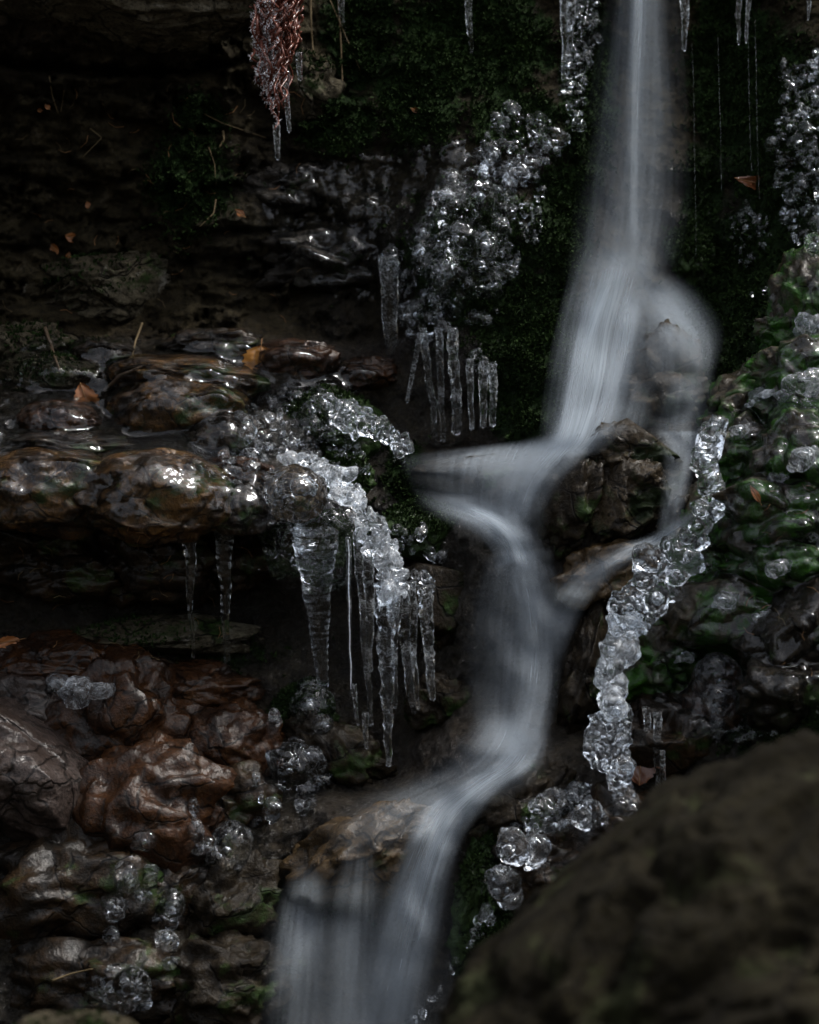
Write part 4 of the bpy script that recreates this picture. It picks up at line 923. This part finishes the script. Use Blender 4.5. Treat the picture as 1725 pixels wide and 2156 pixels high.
for i, l in enumerate(LEAVES): leaf(*l, seed=i)


def stem(name, pts, rad, mat, label, cat, lift=.006, group=None, n=5):
    k = len(pts); t = np.linspace(0, k - 1, 18)
    X = np.interp(t, range(k), [p[0] for p in pts]); Y = np.interp(t, range(k), [p[1] for p in pts])
    d = np.array([S(a, b) for a, b in zip(X, Y)]); d = np.convolve(np.pad(d, 3, mode='edge'), np.ones(7) / 7, 'valid') - lift
    V, F = tube(P(X, Y, d), rad * np.linspace(1, .5, 18), n)
    pr = dict(label=label, category=cat)
    if group: pr['group'] = group
    return link(name, V, F, MAT[mat], **pr)


for pts, rad, lab in [
    ([(654, -10), (655, 60), (661, 120)], .0024, 'thick straw blade hanging right of the root bundle'), ([(712, -10), (718, 90), (722, 180)], .0020, 'straw stem inside the flat strip icicle'),
    ([(695, 0), (730, 80), (760, 150)], .0010, 'fine slanting stem crossing the mossy corner'), ([(104, 160), (110, 200), (123, 240)], .0012, 'short dry stem high on the left wall'),
    ([(135, 190), (132, 215), (128, 235)], .0010, 'short stem right of the high dry one'), ([(190, 270), (215, 290), (175, 330)], .0012, 'bent dry stalk in the middle of the wall'),
    ([(455, 420), (450, 450), (420, 478)], .0015, 'curved pale stalk on the wet part of the wall'), ([(430, 240), (470, 260), (560, 290)], .0011, 'long thin stalk leading to the root bundle tip'),
    ([(440, 310), (452, 345), (455, 390)], .0010, 'fine hair stalk below the middle of the wall'), ([(470, 275), (472, 295), (462, 310)], .0022, 'fuzzy curled grey stalk on the wall')]:
    stem('grass_stem', pts, rad, 'straw', lab, 'grass stem', group='dry stems on the wall')
stem('twig', [(95, 690), (110, 735), (125, 780)], .0035, 'bark', 'straight brown twig leaning on the back of the ledge', 'twig', .012)
stem('twig', [(220, 825), (255, 790), (300, 775)], .004, 'bark', 'dark glazed twig beside the long low ledge stone', 'twig', .012)
stem('twig', [(300, 680), (285, 720), (278, 760)], .0022, 'straw', 'tan dry sprig standing at the back of the ledge', 'twig', .01)
stem('twig', [(110, 2065), (150, 2050), (195, 2040)], .002, 'straw', 'thin straw lying at the bottom left below the dark rock', 'twig', .01)

rnd = random.Random(9)
def needles(n, x0, x1, y0, y1, lab, grp):
    for i in range(n):
        x, y = rnd.uniform(x0, x1), rnd.uniform(y0, y1); a = rnd.uniform(0, 2 * math.pi); L = rnd.uniform(14, 34)
        stem('pine_needle', [(x, y), (x + L * .5 * math.cos(a), y + L * .5 * math.sin(a)), (x + L * math.cos(a + .35), y + L * math.sin(a + .35))], .0007, 'needle' if rnd.random() < .6 else 'straw', lab, 'pine needle', .003, grp, 4)
needles(55, 20, 640, 180, 680, 'fine dry pine needle stuck to the dark upper wall', 'needles on the upper wall')
needles(26, 20, 520, 1100, 1400, 'fine brown pine needle in the shade under the ledge', 'needles under the ledge')
needles(22, 1540, 1715, 1010, 1420, 'rust brown pine needle on the mossy right bank', 'needles on the right bank')

# hair-thin falling threads of water at the upper right
for i, (x, a, b) in enumerate([(1458, 90, 540), (1590, 40, 420), (1575, 60, 360), (1512, 80, 400)]):
    pts = P(np.full(12, x) + np.linspace(0, 8, 12), np.linspace(a, b, 12), .3 - .004 * i)
    V, F = tube(pts + .002 * np.stack([fbm(pts * 9, 2, i)] * 3, -1), .0004, 5)
    link('water_thread', V, F, MAT['ice'], kind='structure')

# ------------------------------------------------------------------ moss tufts
rng = np.random.default_rng(4)
inside = (gx > -60) & (gx < 1790) & (gy > -60) & (gy < 2200)
prob = np.where(inside, np.clip((mo + .35 * fi - .35) * 1.6, 0, 1), 0); prob /= prob.sum()
idx = rng.choice(len(gx), 26000, p=prob)
base = P(gx[idx] + rng.uniform(-2, 2, len(idx)), gy[idx] + rng.uniform(-2, 2, len(idx)), TD.ravel()[idx] + .001)
acc_v, acc_f = [], []
for k in range(3):
    dv = rng.normal(0, .6, (len(idx), 3)) + np.array([0, -.9, .5]); dv /= np.linalg.norm(dv, axis=1)[:, None]
    ln = rng.uniform(.004, .011, (len(idx), 1)); sd = np.cross(dv, rng.normal(0, 1, (len(idx), 3))); sd /= np.linalg.norm(sd, axis=1)[:, None]
    w_ = .0011 + .0008 * rng.random((len(idx), 1))
    a = base - sd * w_; b = base + sd * w_; mid = base + dv * ln * .6; c = base + dv * ln
    acc_v.append(np.stack([a, b, mid + sd * w_ * .9, c, mid - sd * w_ * .9], 1).reshape(-1, 3))
    acc_f.append(np.arange(len(idx) * 5).reshape(-1, 5) + k * len(idx) * 5)
link('moss', np.concatenate(acc_v), np.concatenate(acc_f), MAT['moss'], origin=(0, 0, 0), smooth=False, kind='stuff')

def tufts(base, rg_, up):
    vs, fs = [], []; n_ = len(base)
    for k in range(3):
        dv = rg_.normal(0, .6, (n_, 3)) + up; dv /= np.linalg.norm(dv, axis=1)[:, None]
        ln = rg_.uniform(.003, .009, (n_, 1)); sd = np.cross(dv, rg_.normal(0, 1, (n_, 3))); sd /= np.linalg.norm(sd, axis=1)[:, None]
        w_ = .0009 + .0007 * rg_.random((n_, 1))
        vs.append(np.stack([base - sd * w_, base + sd * w_, base + dv * ln * .6 + sd * w_ * .9, base + dv * ln, base + dv * ln * .6 - sd * w_ * .9], 1).reshape(-1, 3))
        fs.append(np.arange(n_ * 5).reshape(-1, 5) + k * n_ * 5)
    return np.concatenate(vs), np.concatenate(fs)


for o, b_, sd_ in TUFT:
    V, F = tufts(b_, np.random.default_rng(sd_), np.array([0, -.5, .8]))
    link('moss_cover', V, F, MAT['moss'], parent=o, smooth=False, kind='stuff')

# ------------------------------------------------------------------ camera, light
cam = bpy.data.objects.new('camera', bpy.data.cameras.new('camera')); COL.objects.link(cam)
cam.matrix_world = Matrix(((RT[0], UP[0], -FW[0], CAM[0]), (RT[1], UP[1], -FW[1], CAM[1]), (RT[2], UP[2], -FW[2], CAM[2]), (0, 0, 0, 1)))
cd = cam.data; cd.sensor_fit = 'VERTICAL'; cd.sensor_height = 36; cd.sensor_width = 28.8; cd.lens = LENS; cd.clip_end = 500; cd.clip_start = .05
cd.dof.use_dof = True; cd.dof.focus_distance = D0 + .02; cd.dof.aperture_fstop = 3.6
SC.camera = cam

EL, AZ = math.radians(62), math.radians(72)     # azimuth from +Y, clockwise
w = bpy.data.worlds.new('World'); SC.world = w; w.use_nodes = True
nt = w.node_tree; bg = nt.nodes['Background']
sky = nt.nodes.new('ShaderNodeTexSky'); sky.sky_type = 'NISHITA'; sky.sun_disc = False; sky.sun_elevation = EL; sky.sun_rotation = AZ
sky.dust_density = 4; sky.ozone_density = .3
hs = nt.nodes.new('ShaderNodeHueSaturation'); hs.inputs['Saturation'].default_value = .35
nt.links.new(sky.outputs[0], hs.inputs['Color']); nt.links.new(hs.outputs[0], bg.inputs[0]); bg.inputs[1].default_value = .11
sd = bpy.data.lights.new('sun', 'SUN'); sd.energy = 1.2; sd.angle = math.radians(12); sd.color = (1, .96, .9)
so = bpy.data.objects.new('sun', sd); COL.objects.link(so)
dirv = Vector((math.sin(AZ) * math.cos(EL), math.cos(AZ) * math.cos(EL), math.sin(EL)))
so.rotation_euler = dirv.to_track_quat('Z', 'Y').to_euler(); so.location = (0, 0, 6)

SC.render.engine = 'CYCLES'
cy = SC.cycles; cy.max_bounces = 16; cy.transmission_bounces = 14; cy.transparent_max_bounces = 40; cy.diffuse_bounces = 3; cy.glossy_bounces = 5
cy.sample_clamp_indirect = 6; cy.blur_glossy = .3; cy.use_denoising = True
SC.view_settings.view_transform = 'Standard'; SC.view_settings.look = 'None'; SC.view_settings.gamma = 1
SC.view_settings.exposure = 1.72
